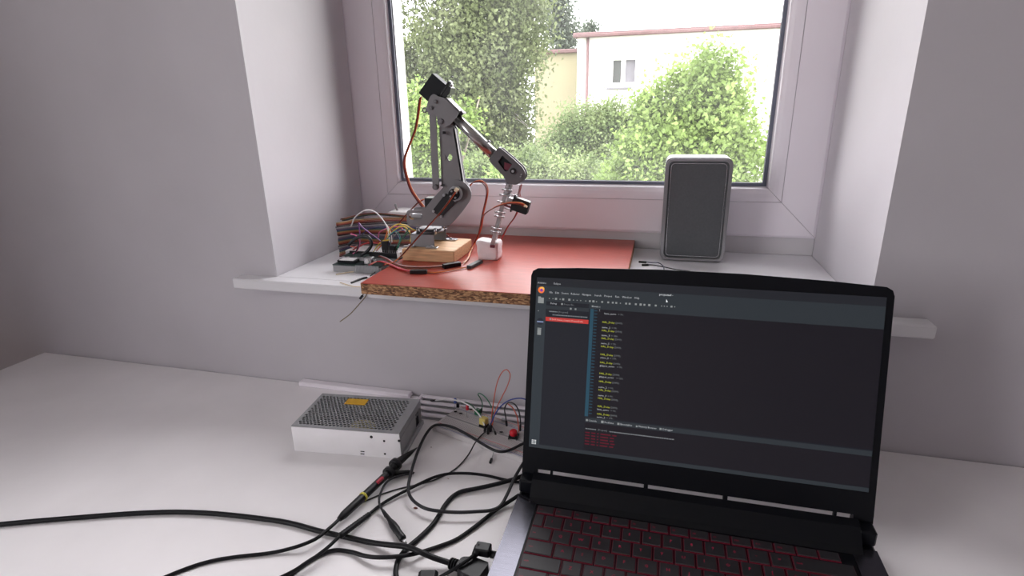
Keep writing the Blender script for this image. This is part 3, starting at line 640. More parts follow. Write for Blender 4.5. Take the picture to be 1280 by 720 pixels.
MB().box((-.4720, .904, cz + .0016), (-.4620, .914, cz + .0225), 0, .0004).build('socket', 'blackmat', cb)
MB().box((-.4560, .8985, cz + .0016), (-.4490, .905, cz + .0125), 0, .0006).build('end_block', 'pcbw', cb)
for i in range(14):
    x = -.510 + i * .0040; MB().box((x, .9005, cz + .0100), (x + .0007, .9012, cz + .0150)).build('pin', 'steel', cb)
pb2 = thing('driver_board', 'small circuit board with a silver trimmer and a comb of pins, at the sill front', 'circuit board', (-.50, .87, ZS))
MB().box((-.560, .852, ZS + .0120), (-.466, .884, ZS + .0136), 0).build('circuit_board', 'pcb', pb2)
MB().box((-.560, .853, ZS + .0002), (-.466, .858, ZS + .0120), 0).build('header_strip', 'w_grey', pb2)
for i in range(22):
    x = -.514 + i * .0021; MB().box((x, .8506, ZS + .0005), (x + .0008, .8528, ZS + .0145)).build('pin', 'steel', pb2)
tr_ = MB(); tr_.box((-.5030, .862, ZS + .0136), (-.4880, .876, ZS + .0260), 0, .0012); tm = tr_.build('trimmer', 'steel', pb2)
MB().cyl((-.4955, .8625, ZS + .0200), (-.4955, .8605, ZS + .0200), .0040, 14).build('trimmer_screw', 'w_white', tm)
MB().cyl((-.488, .869, ZS + .019), (-.481, .869, ZS + .020), .0026, 10).build('terminal', 'steel', pb2)
MB().box((-.556, .862, ZS + .0136), (-.520, .878, ZS + .0190), 0, .0006).build('chip', 'blackmat', pb2)
MB().box((-.552, .8615, ZS + .0190), (-.524, .8785, ZS + .0198), 0).build('chip_label', 'w_white', pb2)
# jumper wires over the boards
J = [('white', [(439, 283), (443, 273), (451, 265.5), (460, 262.5), (469, 265), (477, 273), (483, 282), (486, 292), (487, 303)], .925, .91, 'white jumper wire arching highest over the circuit boards', .0011),
     ('purple', [(449, 309), (450, 296), (449, 284), (448.5, 279), (453, 284), (463, 292), (474, 300), (481, 307)], .915, .91, 'purple jumper wire with a sharp peak at the left end of the ribbon cable', .0010),
     ('pink', [(438, 292.5), (444, 294), (449, 299), (449.5, 306), (446, 314), (441, 317)], .905, .90, 'pink jumper wire curling down beside the thick black loop', .0010),
     ('pink', [(473, 297), (474, 291), (481, 286.5), (490, 284), (500, 284), (507, 290)], .925, .92, 'pink jumper wire hooping low in front of the ribbon cable', .0010),
     ('yellow', [(483, 303), (486, 292), (489, 285), (497, 280.5), (506, 281.5), (513, 285), (519, 288)], .915, .90, 'yellow jumper wire arching towards the shoulder bracket of the arm', .0011),
     ('yellow', [(484, 302), (488, 294), (494, 287), (503, 283), (510, 287), (513.5, 294), (513, 303)], .92, .905, 'yellow jumper wire bending down to the base bracket of the arm', .0011),
     ('orange', [(470, 314), (477, 306), (481, 299), (484, 290), (486, 283)], .912, .92, 'orange jumper wire rising straight out of the black sockets', .0011),
     ('yellow', [(466, 316), (473, 306), (480, 301), (487, 300)], .905, .91, 'short yellow jumper wire lying low across the controller board', .0011),
     ('green', [(492, 318), (497, 308), (503, 298), (508, 291), (511, 285)], .91, .90, 'dark green jumper wire leaning right, beside the wooden block', .0010),
     ('green', [(496, 313), (499, 303), (505, 296), (511, 290)], .915, .91, 'second dark green jumper wire, steeper and shorter, near the wooden block', .0009),
     ('blue', [(485, 322), (485, 309), (487, 297), (495, 288), (505, 288)], .905, .92, 'blue jumper wire standing between the black sockets', .0011),
     ('navy', [(450, 296), (460, 287), (472, 284), (484, 284), (494, 291), (500, 300)], .93, .92, 'dark navy jumper wire hooping over the middle of the ribbon cable', .0010),
     ('teal', [(478, 320), (480, 308), (486, 296), (494, 289), (500, 296), (498, 310)], .912, .908, 'teal jumper wire forming a narrow hoop near the sockets', .0009),
     ('red', [(440, 313), (452, 306), (463, 304), (476, 304)], .93, .93, 'red jumper wire lying low behind the thick black loop', .0012),
     ('black', [(438, 302), (445, 298), (448, 305), (444, 316), (440, 319)], .90, .90, 'thin black jumper wire curling at the end of the controller board', .0009),
     ('white', [(490, 303), (489, 294), (487, 288), (484, 282)], .91, .92, 'short white jumper wire standing upright next to the black sockets', .0010),
     ('coral', [(438, 308), (447, 309), (455, 305), (461, 303)], .94, .94, 'coral jumper wire passing under the thick black loop', .0012),
     ('grey', [(487, 312), (489, 302), (496, 291), (504, 287), (510, 292)], .918, .915, 'grey jumper wire hooping between the yellow ones', .0009)]
for cname, l, ya, yb, lab, r in J: wire('jumper_wire', lab, PY(l, ya, yb), r * 1.12, 'w_' + cname, (), 'jumper wires on the circuit boards')
wire('cable_loop', 'thick black cable loop standing over the left circuit boards', PY([(436, 306), (442, 300), (450, 296), (458, 295.5), (463.5, 300), (464, 307), (459, 314), (451, 319.5)], .90, .89), .0030, 'greyrubber', ())
# loose jumper ends in front of the board's left end
def SL(l, h=.0016): return [atZ(x, y, ZS + h) for x, y in l]
wire('jumper_wire', 'cream jumper wire with black plug end lying on the sill beside the red board', SL([(420, 343), (438, 340), (447, 339.5), (454, 338.5)]), .0010, 'w_cream', (1,), 'loose jumper ends on the sill', plen=.020)
wire('jumper_wire', 'black jumper wire dropping from the board stack to the corner of the red board', SL([(479, 331), (474, 336), (469, 340), (463, 345)], .004), .0009, 'w_black', (), 'loose jumper ends on the sill')
o = wire('jumper_wire', 'cream jumper wire with a long black joined plug at the sill edge', SL([(425, 353), (440, 357.5), (450, 358.5)], .0012), .0008, 'w_cream', (), 'loose jumper ends on the sill')
wire('jumper_wire', 'black taped jumper joint pointing at the corner of the red board', SL([(439, 353.5), (446, 350.5), (453, 348), (459, 346.8)]), .0016, 'w_black', (), 'loose jumper ends on the sill')
hw = [atY(x, y, .772) for x, y in ((459, 366), (456, 372), (450, 379), (443, 387), (436, 394), (425, 402))]
wire('jumper_wire', 'olive brown wire hanging down below the corner of the red board', hw, .0008, mat('olive_wire', (0.16, 0.12, 0.05), 0.5, var=0.1), (), 'loose jumper ends on the sill')
hw = [atY(x, y, .772) for x, y in ((454.5, 366), (453.5, 369), (452, 371))]
wire('jumper_wire', 'short black wire with a black plug peeking out under the red board', hw, .0008, 'w_black', (1,), 'loose jumper ends on the sill', plen=.005, pw=.0018)
# two jumpers on the sill, right of the red board
wire('jumper_wire', 'dark blue jumper wire with a black plug, upper one near the silver box', SL([(806, 327.6), (814, 328), (823, 328.5), (828, 331.5), (830, 336), (829, 342)]), .0009, 'w_navy', (0,), 'dark jumpers near the silver box', plen=.011, pw=.0016)
wire('jumper_wire', 'black jumper wire with a black plug, lower one reaching past the silver box', SL([(808.5, 331), (815, 331), (824, 332.5), (834, 334.5), (846, 337), (862, 339)]), .0009, 'w_black', (0,), 'dark jumpers near the silver box', plen=.009, pw=.0016)

# silver box on the sill
sv = thing('speaker_box', 'upright silver box with rounded corners and a dark grey front panel on the sill', 'speaker', (.07, 1.07, ZS))
bx0, bx1, bz0, bz1 = .0055, .118, ZS + .0006, CAMZ - .0895
def rrect(x0, z0, x1, z1, y, r): return rnd_poly([(x0, y, z0), (x1, y, z0), (x1, y, z1), (x0, y, z1)], r, 5)
outer = rrect(bx0, bz0, bx1, bz1, 1.040, .014); inner = rrect(bx0 + .009, bz0 + .009, bx1 - .009, bz1 - .009, 1.040, .010)
bd = MB(); bd.prism([p + Vector((0, .004, 0)) for p in outer], (0, .062, 0)); bd.build('body', 'silver', sv)
rim = MB(); rim.prism(rrect(bx0 + .002, bz0 + .002, bx1 - .002, bz1 - .002, 1.038, .013), (0, .006, 0), 0, [rrect(bx0 + .006, bz0 + .006, bx1 - .006, bz1 - .006, 1.038, .010)]); rim.build('rim', 'silver', sv)
MB().prism(rrect(bx0 + .0062, bz0 + .0062, bx1 - .0062, bz1 - .0062, 1.041, .010), (0, .003, 0)).build('front_panel', 'grille', sv)
ln = MB(); ln.prism(rrect(bx0 + .0095, bz0 + .0095, bx1 - .0095, bz1 - .0095, 1.0402, .008), (0, .0012, 0), 0, [rrect(bx0 + .0104, bz0 + .0104, bx1 - .0104, bz1 - .0104, 1.0402, .007)]); ln.build('inlay_line', 'silver_line', sv)

# ================================================================== POWER SUPPLY
PA = math.radians(6.0); PO = Vector((-.3376, .6266, ZD)); PU = Vector((-math.cos(PA), -math.sin(PA), 0)); PV_ = Vector((-math.sin(PA), math.cos(PA), 0)); PZ = Vector((0, 0, 1))
PL, PD, PH = .165, .0985, .0424                     # length to the left, depth, height
def pp(u, v, z): return PO + PU * u + PV_ * v + PZ * z
psu = thing('power_supply', 'metal switching power supply with a perforated cover and yellow sticker on the desk', 'power supply', tuple(pp(PL / 2, PD / 2, 0)))
def pbox(u0, u1, v0, v1, z0, z1, name, m, parent=None, bev=0): return MB().obox(pp((u0 + u1) / 2, (v0 + v1) / 2, (z0 + z1) / 2), PU, PV_, PZ, (u1 - u0) / 2, (v1 - v0) / 2, (z1 - z0) / 2, 0, bev).build(name, m, parent or psu)
fr_ = pbox(0, PL, 0, .0012, .0003, PH - .001, 'front_panel', 'alu')
pbox(0, PL, .0012, PD, .0003, .0015, 'base_plate', 'alu')
pbox(0, PL, PD - .0012, PD, .0015, PH - .001, 'rear_panel', 'alu')
pbox(PL - .0012, PL, .0012, PD - .0012, .0015, PH - .001, 'end_panel', 'psu')
pbox(.0018, .003, .0012, .070, .0015, PH - .001, 'end_panel', 'psu')                 # right end, stops at the terminal recess
pbox(-.0035, 0, .004, PD - .002, .0003, .0065, 'bottom_lip', 'psu')
pbox(.0040, .010, .070, PD - .003, .0015, PH - .006, 'terminal_block', 'black')
for k in range(4):
    q = pp(.0035, .0735 + k * .006, .022); MB().cyl(q, q + PU * -.0015, .0017, 8).build('terminal_screw', 'steel', psu)
pbox(.012, PL - .004, .006, PD - .006, .0016, .012, 'circuit_board', 'psuin')
cov = MB(); ux, vx = .0058, .0047; hu, hv = .00252, .0020
u0c, v0c = .0125, .0065; nu, nv = 25, 18
def quadc(a): cov.add([pp(x, y, PH) for x, y in a], [(0, 1, 2, 3)])
for j in range(nv):
    so = ux / 2 if j % 2 else 0
    for i in range(nu):
        c = (u0c + ux * (i + .5) + so, v0c + vx * (j + .5)); o8 = [(-1, -1), (0, -1), (1, -1), (1, 0), (1, 1), (0, 1), (-1, 1), (-1, 0)]
        O = [pp(c[0] + a * ux / 2, c[1] + b * vx / 2, PH) for a, b in o8]
        I = [pp(c[0] + hu * math.cos(math.atan2(b, a)), c[1] + hv * math.sin(math.atan2(b, a)), PH) for a, b in o8]
        D = [p - PZ * .0009 for p in I]
        cov.add(O + I + D, [(k, (k + 1) % 8, 8 + (k + 1) % 8, 8 + k) for k in range(8)] + [(8 + k, 8 + (k + 1) % 8, 16 + (k + 1) % 8, 16 + k) for k in range(8)])
    y0, y1 = v0c + vx * j, v0c + vx * (j + 1); xa = u0c + so; xb = xa + ux * nu
    quadc([(0, y0), (xa, y0), (xa, y1), (0, y1)]); quadc([(xb, y0), (PL, y0), (PL, y1), (xb, y1)])
quadc([(0, 0), (PL, 0), (PL, v0c), (0, v0c)]); yt = v0c + vx * nv; quadc([(0, yt), (PL, yt), (PL, PD), (0, PD)])
for z0, z1, a, b in ((PH - .004, PH, (0, 0), (PL, 0)), (PH - .004, PH, (0, PD), (PL, PD)), (PH - .030, PH, (0, 0), (0, .070)), (PH - .012, PH, (0, .070), (0, PD))):
    if a[1] == 0 and b[1] == 0: continue
    cov.add([pp(*a, z0), pp(*b, z0), pp(*b, z1), pp(*a, z1)], [(0, 1, 2, 3)])
cov.build('perforated_cover', 'psu', psu)
MB().obox(pp(.0, .035, .017), PU, PV_, PZ, .0006, .0345, .0155).build('end_flap', 'psu', psu)
stq = atZ(451, 503, ZD + PH); MB().obox(pp(.0975, .078, PH + .0004), PU, PV_, PZ, .017, .0085, .0003).build('warning_sticker', 'sticker', psu)
q = pp(.066, .024, .032); tr2 = MB(); tr2.tube([q + PU * (.013 * math.cos(t)) + PV_ * (.010 * math.sin(t)) for t in np.linspace(0, 2 * math.pi, 25)], .0065, 10, 0, False); tr2.build('coil', 'coil', psu)
for u, v, z in ((.110, .07, .026), (.11, .03, .024), (.03, .03, .022)): MB().cyl(pp(u, v, .01), pp(u, v, z + .008), .008, 14).build('capacitor', 'w_navy', psu)
for px_, py_, r in ((465.7, 544, .0022), (481, 550, .0017), (482, 566, .0016), (499, 551, .0020)):
    p = atY(px_, py_, .6266); d_ = (p - PO).dot(PU); z = p.z - ZD
    MB().cyl(pp(max(d_, .001), -.0004, z), pp(max(d_, .001), .0006, z), r, 12).build('screw_hole', 'psuin', fr_)
for py_ in (564.5, 567.5):
    p = atY(453, py_, .620); MB().obox(pp((p - PO).dot(PU), -.0001, p.z - ZD), PU, PV_, PZ, .0030, .0004, .0006).build('vent_slot', 'psuin', fr_)

# cable trunking along the wall, slatted tray behind the breadboard
MB().box((-.62, .789, ZD + .0002), (-.40, YW - .0015, ZD + .009), 0, .002).build('cable_trunking', 'pvc', None, 'low white plastic cable trunking along the wall behind the power supply', 'cable trunking')
ct = thing('slatted_tray', 'low white plastic tray with open slats between breadboard and wall', 'tray', (-.25, .77, ZD))
TX0, TX1 = -.382, -.085
for k in range(4):
    y = .735 + k * .0185
    MB().box((TX0 + .006, y, ZD + .0045), (TX1 - .006, y + .0085, ZD + .0085), 0, .0015).build('slat', 'pvc', ct)
for x in (TX0, TX1 - .006): MB().box((x, .733, ZD + .0003), (x + .006, .801, ZD + .0085), 0, .0015).build('end_rail', 'pvc', ct)
MB().box((TX0 + .006, .736, ZD + .0002), (TX1 - .006, .799, ZD + .0012)).build('tray_floor', 'w_grey', ct)

# ================================================================== BREADBOARD
BA = math.radians(-18.0); BO = Vector((-.3235, .7065, ZD)); BU = Vector((math.cos(BA), math.sin(BA), 0)); BV = Vector((-math.sin(BA), math.cos(BA), 0))
BLn, BWd, BH = .195, .074, .0092
def bp(u, v, z=0): return BO + BU * u + BV * v + PZ * z
bbd = thing('breadboard', 'long off-white solderless breadboard half hidden by the laptop lid', 'breadboard', tuple(bp(BLn / 2, BWd / 2)))
MB().obox(bp(BLn / 2, BWd / 2, BH / 2 + .0002), BU, BV, PZ, BLn / 2, BWd / 2, BH / 2, 0, .0012).build('body', 'bb', bbd)
h = MB()
def sq(u, v, s=.0005): h.add([bp(u - s, v - s, BH + .0003), bp(u + s, v - s, BH + .0003), bp(u + s, v + s, BH + .0003), bp(u - s, v + s, BH + .0003)], [(0, 1, 2, 3)])
rows = [.0065, .0095] + [.018 + i * .0029 for i in range(5)] + [.0405 + i * .0029 for i in range(5)] + [.0635, .0665]
for i in range(62):
    for j, v in enumerate(rows):
        if j in (0, 1, 12, 13) and i % 6 == 5: continue
        sq(.006 + i * .0030, v)
tag(h.build('contact_holes', 'hole', bbd), kind='stuff')
MB().obox(bp(BLn / 2, .0355, BH + .0002), BU, BV, PZ, BLn / 2 - .002, .0016, .0002).build('centre_groove', 'w_grey', bbd)
for v, m in ((.0040, 'lineB'), (.0122, 'lineR'), (.0610, 'lineB'), (.0692, 'lineR')): MB().obox(bp(BLn / 2, v, BH + .0003), BU, BV, PZ, BLn / 2 - .004, .0005, .00012).build('rail_line', m, bbd)
BZ = ZD + BH
def onb(x, y, h_=0): return atZ(x, y, BZ + h_)                       # a point standing on the breadboard
def standing(x, y, x2, y2):                                           # a point above the breadboard spot (x2, y2)
    b_ = atZ(x2, y2, BZ); return atY(x, y, b_.y)
# red push button
c = onb(642, 547); pbn = thing('push_button', 'round red push button with a black base plugged into the breadboard', 'button', tuple(c))
MB().box((c.x - .007, c.y - .006, BZ + .0004), (c.x + .007, c.y + .007, BZ + .0048), 0, .0008).build('base', 'black', pbn)
for dx in (-.006, .006):
    for dy in (-.0066, .0066): MB().box((c.x + dx - .0006, c.y + dy - .0006, BZ + .0003), (c.x + dx + .0006, c.y + dy + .0006, BZ + .003)).build('pin', 'black', pbn)
rc = MB(); prof = [(.0056, .0048), (.0060, .0062), (.0060, .0100), (.0054, .0118), (.0040, .0130), (.0020, .0136)]
rc.tube([(c.x, c.y, BZ + z) for r_, z in prof], [r_ for r_, z in prof], 18); rc.build('cap', 'redcap', pbn)
# LEDs, terminal, trimmer block
def led(x, y, xb, yb, m, lab, r=.0026):
    t = standing(x, y, xb, yb); b_ = onb(xb, yb); o = thing('led', lab, 'led', tuple(b_)); g = MB(); g.tube([t + PZ * -.004, t + PZ * -.0035, t + PZ * .0015, t + PZ * .0032, t + PZ * .004], [r * 1.2, r, r, r * .75, r * .25], 12); g.build('lens', m, o)
    for dx in (-.0013, .0013): MB().cyl((t.x + dx, t.y, t.z - .004), (t.x + dx, t.y, BZ + .0004), .00035, 5).build('lead', 'steel', o)
led(569, 500.5, 569.5, 513, 'ledB', 'blue LED on long leads at the far edge of the breadboard')
led(584, 509, 585, 522, 'ledR', 'red LED on long leads near the middle of the breadboard')
t = standing(572.3, 507, 572.5, 512.5); tb3 = thing('transistor', 'small black transistor beside the blue LED', 'component', tuple(t)); MB().box((t.x - .0022, t.y - .0018, t.z - .0035), (t.x + .0022, t.y + .0018, t.z + .0035), 0, .0006).build('case', 'black', tb3)
for dx in (-.0014, 0, .0014): MB().cyl((t.x + dx, t.y, t.z - .003), (t.x + dx, t.y, BZ + .0004), .0004, 5).build('lead', 'steel', tb3)
for x, y, lab in ((569.5, 514.5, 'tiny dark resistor lying flat below the blue LED'), (576, 516.7, 'tiny dark resistor lying flat left of the red LED'), (588.5, 511.5, 'tiny dark resistor lying flat right of the red LED'), (626.5, 540, 'tiny dark resistor lying flat beside the red push button')):
    q = onb(x, y, .0014); rr = MB(); rr.cyl(q - BU * .0022 + BV * -.001, q + BU * .0022 + BV * .001, .0011, 8); o = rr.build('resistor', 'w_black', None, lab, 'resistor', 'resistors on the breadboard')
    for s_ in (-1, 1): MB().tube([q + BU * (.0022 * s_), q + BU * (.0042 * s_), q + BU * (.0044 * s_) - PZ * .0010], .0003, 5).build('lead', 'steel', o)
q = onb(597.5, 518); o = thing('screw_terminal', 'green screw terminal block on the breadboard', 'component', tuple(q)); MB().obox(q + PZ * .0048, BU, BV, PZ, .0045, .0038, .0046, 0, .0005).build('body', 'grn', o)
for s_ in (-.0022, .0022): MB().cyl(q + BU * s_ + PZ * .0093, q + BU * s_ + PZ * .0099, .0015, 10).build('screw', 'steel', o)
q = onb(605, 533); o = thing('relay_module', 'square yellow module on a black pin base, middle of the breadboard', 'component', tuple(q)); MB().obox(q + PZ * .0022, BU, BV, PZ, .0062, .0055, .0020, 0, .0004).build('pin_base', 'black', o); MB().obox(q + PZ * .0098, BU, BV, PZ, .0060, .0052, .0056, 0, .0012).build('body', 'yel', o)
q = onb(630, 527); o = thing('crystal', 'clear small component in front of the slatted tray', 'component', tuple(q)); MB().obox(q + PZ * .0030, BU, BV, PZ, .0045, .0022, .0026, 0, .001).build('case', 'steel', o)
for dx in (-.002, .002): MB().cyl(q + BU * dx + PZ * .001, q + BU * dx + PZ * .0003, .0004, 5).build('lead', 'steel', o)
# jumper wires of the breadboard
def JB(l, a, b):                                                     # path rises above the line from spot a to spot b
    A, B = onb(*a), onb(*b); n = len(l); return [atY(x, y, A.y + (B.y - A.y) * i / (n - 1)) for i, (x, y) in enumerate(l)]
BG = 'jumper wires of the breadboard'
wire('jumper_wire', 'orange jumper wire making the tallest loop above the breadboard', JB([(614, 529), (615, 516), (617.5, 499), (621, 480), (626.5, 467), (632.5, 462), (637, 466), (637.5, 472), (634, 483), (627, 497), (619, 514), (616, 528)], (612, 534), (615, 536)), .00085, 'w_coral', (0, 1), BG, pm='w_coral', plen=.006, pw=.0009)
wire('jumper_wire', 'green jumper wire with a black plug looping beside the tall orange one', JB([(602, 512), (603, 505), (600.5, 498), (597.5, 493), (600.5, 492), (607, 497), (612.5, 505), (616, 513), (615, 528)], (602, 520), (613, 535)), .00085, 'w_green', (0,), BG, plen=.008, pw=.0012)
wire('jumper_wire', 'white jumper wire running from a black plug on the slatted tray to the yellow module', [atZ(543, 500.5, ZD + .0125)] + JB([(560, 499.3), (572.5, 501), (585, 506), (595, 514), (602, 523), (606, 533)], (565, 512), (607, 538)), .0011, 'w_white', (0,), BG, plen=.010, pw=.0015)
wire('jumper_wire', 'green jumper wire lying low between the LEDs and the terminal block', JB([(577, 504), (583, 503), (590, 507), (595, 513), (601, 519)], (578, 514), (603, 524)), .0008, 'w_green', (), BG)
wire('jumper_wire', 'blue jumper wire arching over to the laptop', JB([(612, 534), (616, 524), (620, 516), (628, 506), (639, 499.5), (652, 498), (664, 503), (672, 512)], (612, 538), (668, 540)), .0010, 'w_blue', (0,), BG, plen=.008, pw=.0014)
wire('jumper_wire', 'black jumper wire with two black plugs arching over the red push button', JB([(633, 528), (632, 520), (630.8, 511), (635, 503.5), (643, 505), (648.5, 514), (650.5, 526), (650.5, 533)], (633, 535), (651, 544)), .0010, 'w_black', (0, 1), BG, plen=.007, pw=.0014)
wire('jumper_wire', 'orange jumper wire arching just inside the black one by the push button', JB([(635, 505), (641, 510), (646, 520), (648, 532), (648.5, 541)], (640, 533), (649, 545)), .0010, 'w_coral', (), BG)
wire('jumper_wire', 'short black jumper wire with a plug standing in front of the black plug cluster', JB([(615, 533), (617.5, 537), (619, 541)], (614, 538), (619, 546)), .0008, 'w_black', (1,), BG, plen=.004, pw=.0014)
for x, y, lab in ((606, 541, 'black plug standing left in the cluster beside the yellow module'), (610, 543, 'black plug standing in the middle of the cluster beside the yellow module'), (613, 540, 'black plug standing right in the cluster beside the yellow module')):
    q = onb(x, y); o = thing('jumper_plug', lab, 'plug', tuple(q), 'black plugs on the breadboard'); plug(q + PZ * .0006, q + PZ * .0125 + BU * .0012, .0016, 'shell', o)
    MB().cyl(q + PZ * .0125 + BU * .0012, q + PZ * .0160 + BU * .002, .0008, 6).build('wire_stub', 'w_black', o)
tw = [onb(606.5, 540, .006), onb(603, 543, .003), onb(599, 547, .0011), onb(593, 555, .0011)] + [atZ(x, y, ZD + .0011 + hh) for x, y, hh in ((588, 564.5, .005), (583, 572, .001), (574, 582, 0), (565, 589, 0), (556, 594, 0), (541, 600.5, 0), (519, 606.5, 0), (497, 611.5, 0), (474, 619, .0), (455, 627, 0), (430, 637, 0))]
wire('jumper_wire', 'long thin black wire running from the breadboard across the desk to the probe', tw, .0010, 'w_black', (), BG)
lw = [atZ(x, y, ZD + .0015) for x, y in ((617, 563.5), (616, 569), (614, 575))]
wire('jumper_wire', 'grey wire stub with a small black plug lying on the desk before the breadboard', lw, .0006, 'w_grey', (1,), BG, plen=.007, pw=.0016)

# ================================================================== CABLES ON THE DESK
def DK(l, r, lift=None):
    out = []
    for i, (x, y) in enumerate(l): out.append(atZ(x, y, ZD + r + (lift[i] if lift else 0)))
    return out
def cable(name, label, l, r, m='rubber', lift=None, n=8): return MB().tube(spline(DK(l, r, lift), n), r, 10).build(name, m, None, label, 'cable', 'black cables on the desk')
l1 = [(668, 548), (651.7, 555.5), (640, 561.4), (628, 564.7), (616.7, 562.4), (601, 553.6), (585.6, 544), (566, 534), (550.6, 531), (541, 533), (533, 542), (525, 557.5), (517.5, 578), (512.7, 595.6), (510.4, 609), (512, 619), (519, 628), (532, 635.6), (550, 639), (572, 640.4), (594, 639.6), (614, 637.8), (625.6, 632), (634, 618), (643, 598), (652, 582), (660, 570)]
cable('signal_cable', 'dark grey cable looping from the breadboard edge round the desk and back to the laptop', l1, .0021, 'greyrubber', [.0085, .0125, .0125, .0125, .0125, .0125, .0125, .0125, .0125, .0112, .0080, .0060, .0085, .0095, .0085, .0080, .0075, .0075, .0075, .0075, .0075, .0075, .0075, .0080, .0112, .0112, .0112])
c2 = cable('probe_cable', 'black cable with a ribbed strain relief running from the probe lead to behind the laptop', [(461, 643), (474, 632.5), (488, 623.5), (508, 613), (530, 602), (545.5, 595.6), (563, 592), (585.6, 591.8), (608, 594.4), (630, 599.5), (650, 603), (664, 603)], .0020, 'rubber', [.001, .001, .002, .003, .004, .005, .006, .005, .002, .0002, 0, 0])
a, b2 = atZ(462, 642.5, ZD + .0032), atZ(425, 670, ZD + .0125); k = 14; pts = []; rs = []
for i in range(k * 2 + 1): pts.append(a + (b2 - a) * (i / (k * 2))); rs.append(.0027 + (.0007 if i % 2 else 0) + .0006 * i / (k * 2))
MB().tube(pts, rs, 10).build('strain_relief', 'rubber', c2)
MB().tube(spline([b2, atZ(405, 688, ZD + .011), atZ(370, 712, ZD + .009), atZ(325, 735, ZD + .003), atZ(270, 770, ZD + .0022)], 8), .0020, 9).build('lead', 'rubber', c2)
cable('power_cable', 'thick black power cord snaking from the laptop hinge to the front of the desk', [(664, 590), (650, 596), (639, 600), (619, 605.6), (594, 611), (576.7, 614.5), (565.6, 621), (556.7, 631), (550, 642), (541, 655.6), (525.6, 671), (510, 684.4), (499, 698), (495, 711), (496, 724), (505, 745)], .0029, 'rubber', [.0045, .0045, .0045, .004, .002, .001, 0, 0, 0, 0, 0, 0, 0, 0, 0, 0])
cable('adapter_cord', 'black cord curving from the laptop side to the left end of the desk', [(649.2, 618.5), (638, 626), (621, 636.7), (603, 651), (585.6, 664.4), (568, 675.6), (541, 685.6), (519, 692), (496.7, 695.6), (474, 696.7), (456.7, 695), (439, 690), (418, 688), (395, 696), (360, 722), (335, 760)], .0024, 'rubber', [.0095, .005, .0012, .001, 0, 0, .001, .0045, .0068, .006, .003, 0, 0, 0, 0, 0])
cq = cable('mains_cord', 'thick black mains cord ending in an appliance plug beside the laptop', [(-120, 668), (60, 650), (220, 640), (340, 650), (400, 664), (439, 672.7), (463, 678), (485.6, 681), (508, 683.5), (523, 689), (541, 696.7), (563, 704)], .0031, 'rubber', [0, 0, 0, 0, 0, 0, .001, .0045, .0085, .0112, .007, .003])
a, b2 = atZ(563, 704, ZD + .0062), atZ(575, 708, ZD + .0075); dr = (b2 - a).normalized()
rl = MB(); rl.tube([a - dr * .001, b2], [.0036, .0042], 10)
for i in range(4): q = a + (b2 - a) * (.12 + .25 * i); rl.tube([q - dr * .0008, q + dr * .0008], .0062, 14)
rl.build('strain_relief', 'rubber', cq)
sd = Vector((-dr.y, dr.x, 0)); e = b2 + dr * .030
hd = MB(); hd.prism(rnd_poly([Vector((*(b2 - dr * .001 + sd * .006).xy, ZD + .0003)), Vector((*(b2 - dr * .001 - sd * .006).xy, ZD + .0003)), Vector((*(b2 + dr * .010 - sd * .012).xy, ZD + .0003)), Vector((*(e - sd * .0125).xy, ZD + .0003)), Vector((*(e + sd * .0125).xy, ZD + .0003)), Vector((*(b2 + dr * .010 + sd * .012).xy, ZD + .0003))], .003, 3), (0, 0, .0150)); hd.build('appliance_plug', 'black', cq)
# DC plug into the laptop's left side
dcp = cable('charger_lead', 'thin black charger lead with an angled plug pushed into the laptop side', [(593.5, 693), (588, 697.5), (576, 706), (563, 714), (550, 721.5), (535, 733), (520, 748)], .0019, 'rubber', [.0185, .0172, .016, .0120, .006, .002, 0])
a = atZ(596, 688, ZD + .0195); b2 = atZ(596, 694, ZD + .0185)
LX = -.1485
MB().tube([atZ(593, 694, ZD + .0195), atZ(597, 688.5, ZD + .0195), atZ(599, 685, ZD + .0195)], [.0034, .0052, .0056], 12).build('plug_elbow', 'black', dcp)
yy = atZ(599, 686, ZD + .0195).y; xx = atZ(599, 686, ZD + .0195).x
MB().obox(((xx - .004 + LX - .007) / 2, yy, ZD + .0195), (1, 0, 0), (0, 1, 0), (0, 0, 1), (LX - .007 - xx + .004) / 2, .0066, .0052, 0, .0014).build('plug_body', 'black', dcp)
MB().cyl((LX - .0072, yy, ZD + .0150), (LX + .004, yy, ZD + .0150), .0040, 14).build('plug_tip', 'rubber', dcp)
q = atZ(535, 722, ZD + .006); wp = thing('wall_plug', 'black plug end lying on the desk in front of the appliance plug', 'plug', tuple(q)); MB().obox(q - PZ * .0002, (1, .25, 0), (-.25, 1, 0), PZ, .0105, .008, .0056, 0, .003).build('body', 'black', wp); MB().cyl(q + Vector((.010, .0025, 0)), q + Vector((.022, .0055, 0)), .0022, 10).build('pin', 'steel', wp)

# ================================================================== OSCILLOSCOPE PROBE
pr = thing('oscilloscope_probe', 'black oscilloscope probe with a yellow ring and a red switch, tip at the power supply', 'probe', tuple(atZ(460, 615, ZD)))
r_ = .0056
pA, pB = atZ(424, 649, ZD + r_ + .003), atZ(486, 591, ZD + r_ + .004); pd = (pB - pA)
def pf(t): return pA + pd * t
MB().tube([pf(0), pf(.04), pf(.08), pf(.42), pf(.45), pf(.95), pf(1)], [.0032, .0040, .0050, .0054, .0050, .0052, .0046], 14).build('body', 'black', pr)
MB().tube(spline([pf(0), atZ(412, 660, ZD + .0100), atZ(390, 676, ZD + .0095), atZ(345, 690, ZD + .003), atZ(250, 705, ZD + .0022), atZ(120, 760, ZD + .0022)], 8), .0021, 9).build('lead', 'rubber', pr)
MB().tube([pf(.445), pf(.475)], .0059, 16).build('marker_ring', 'pyel', pr)
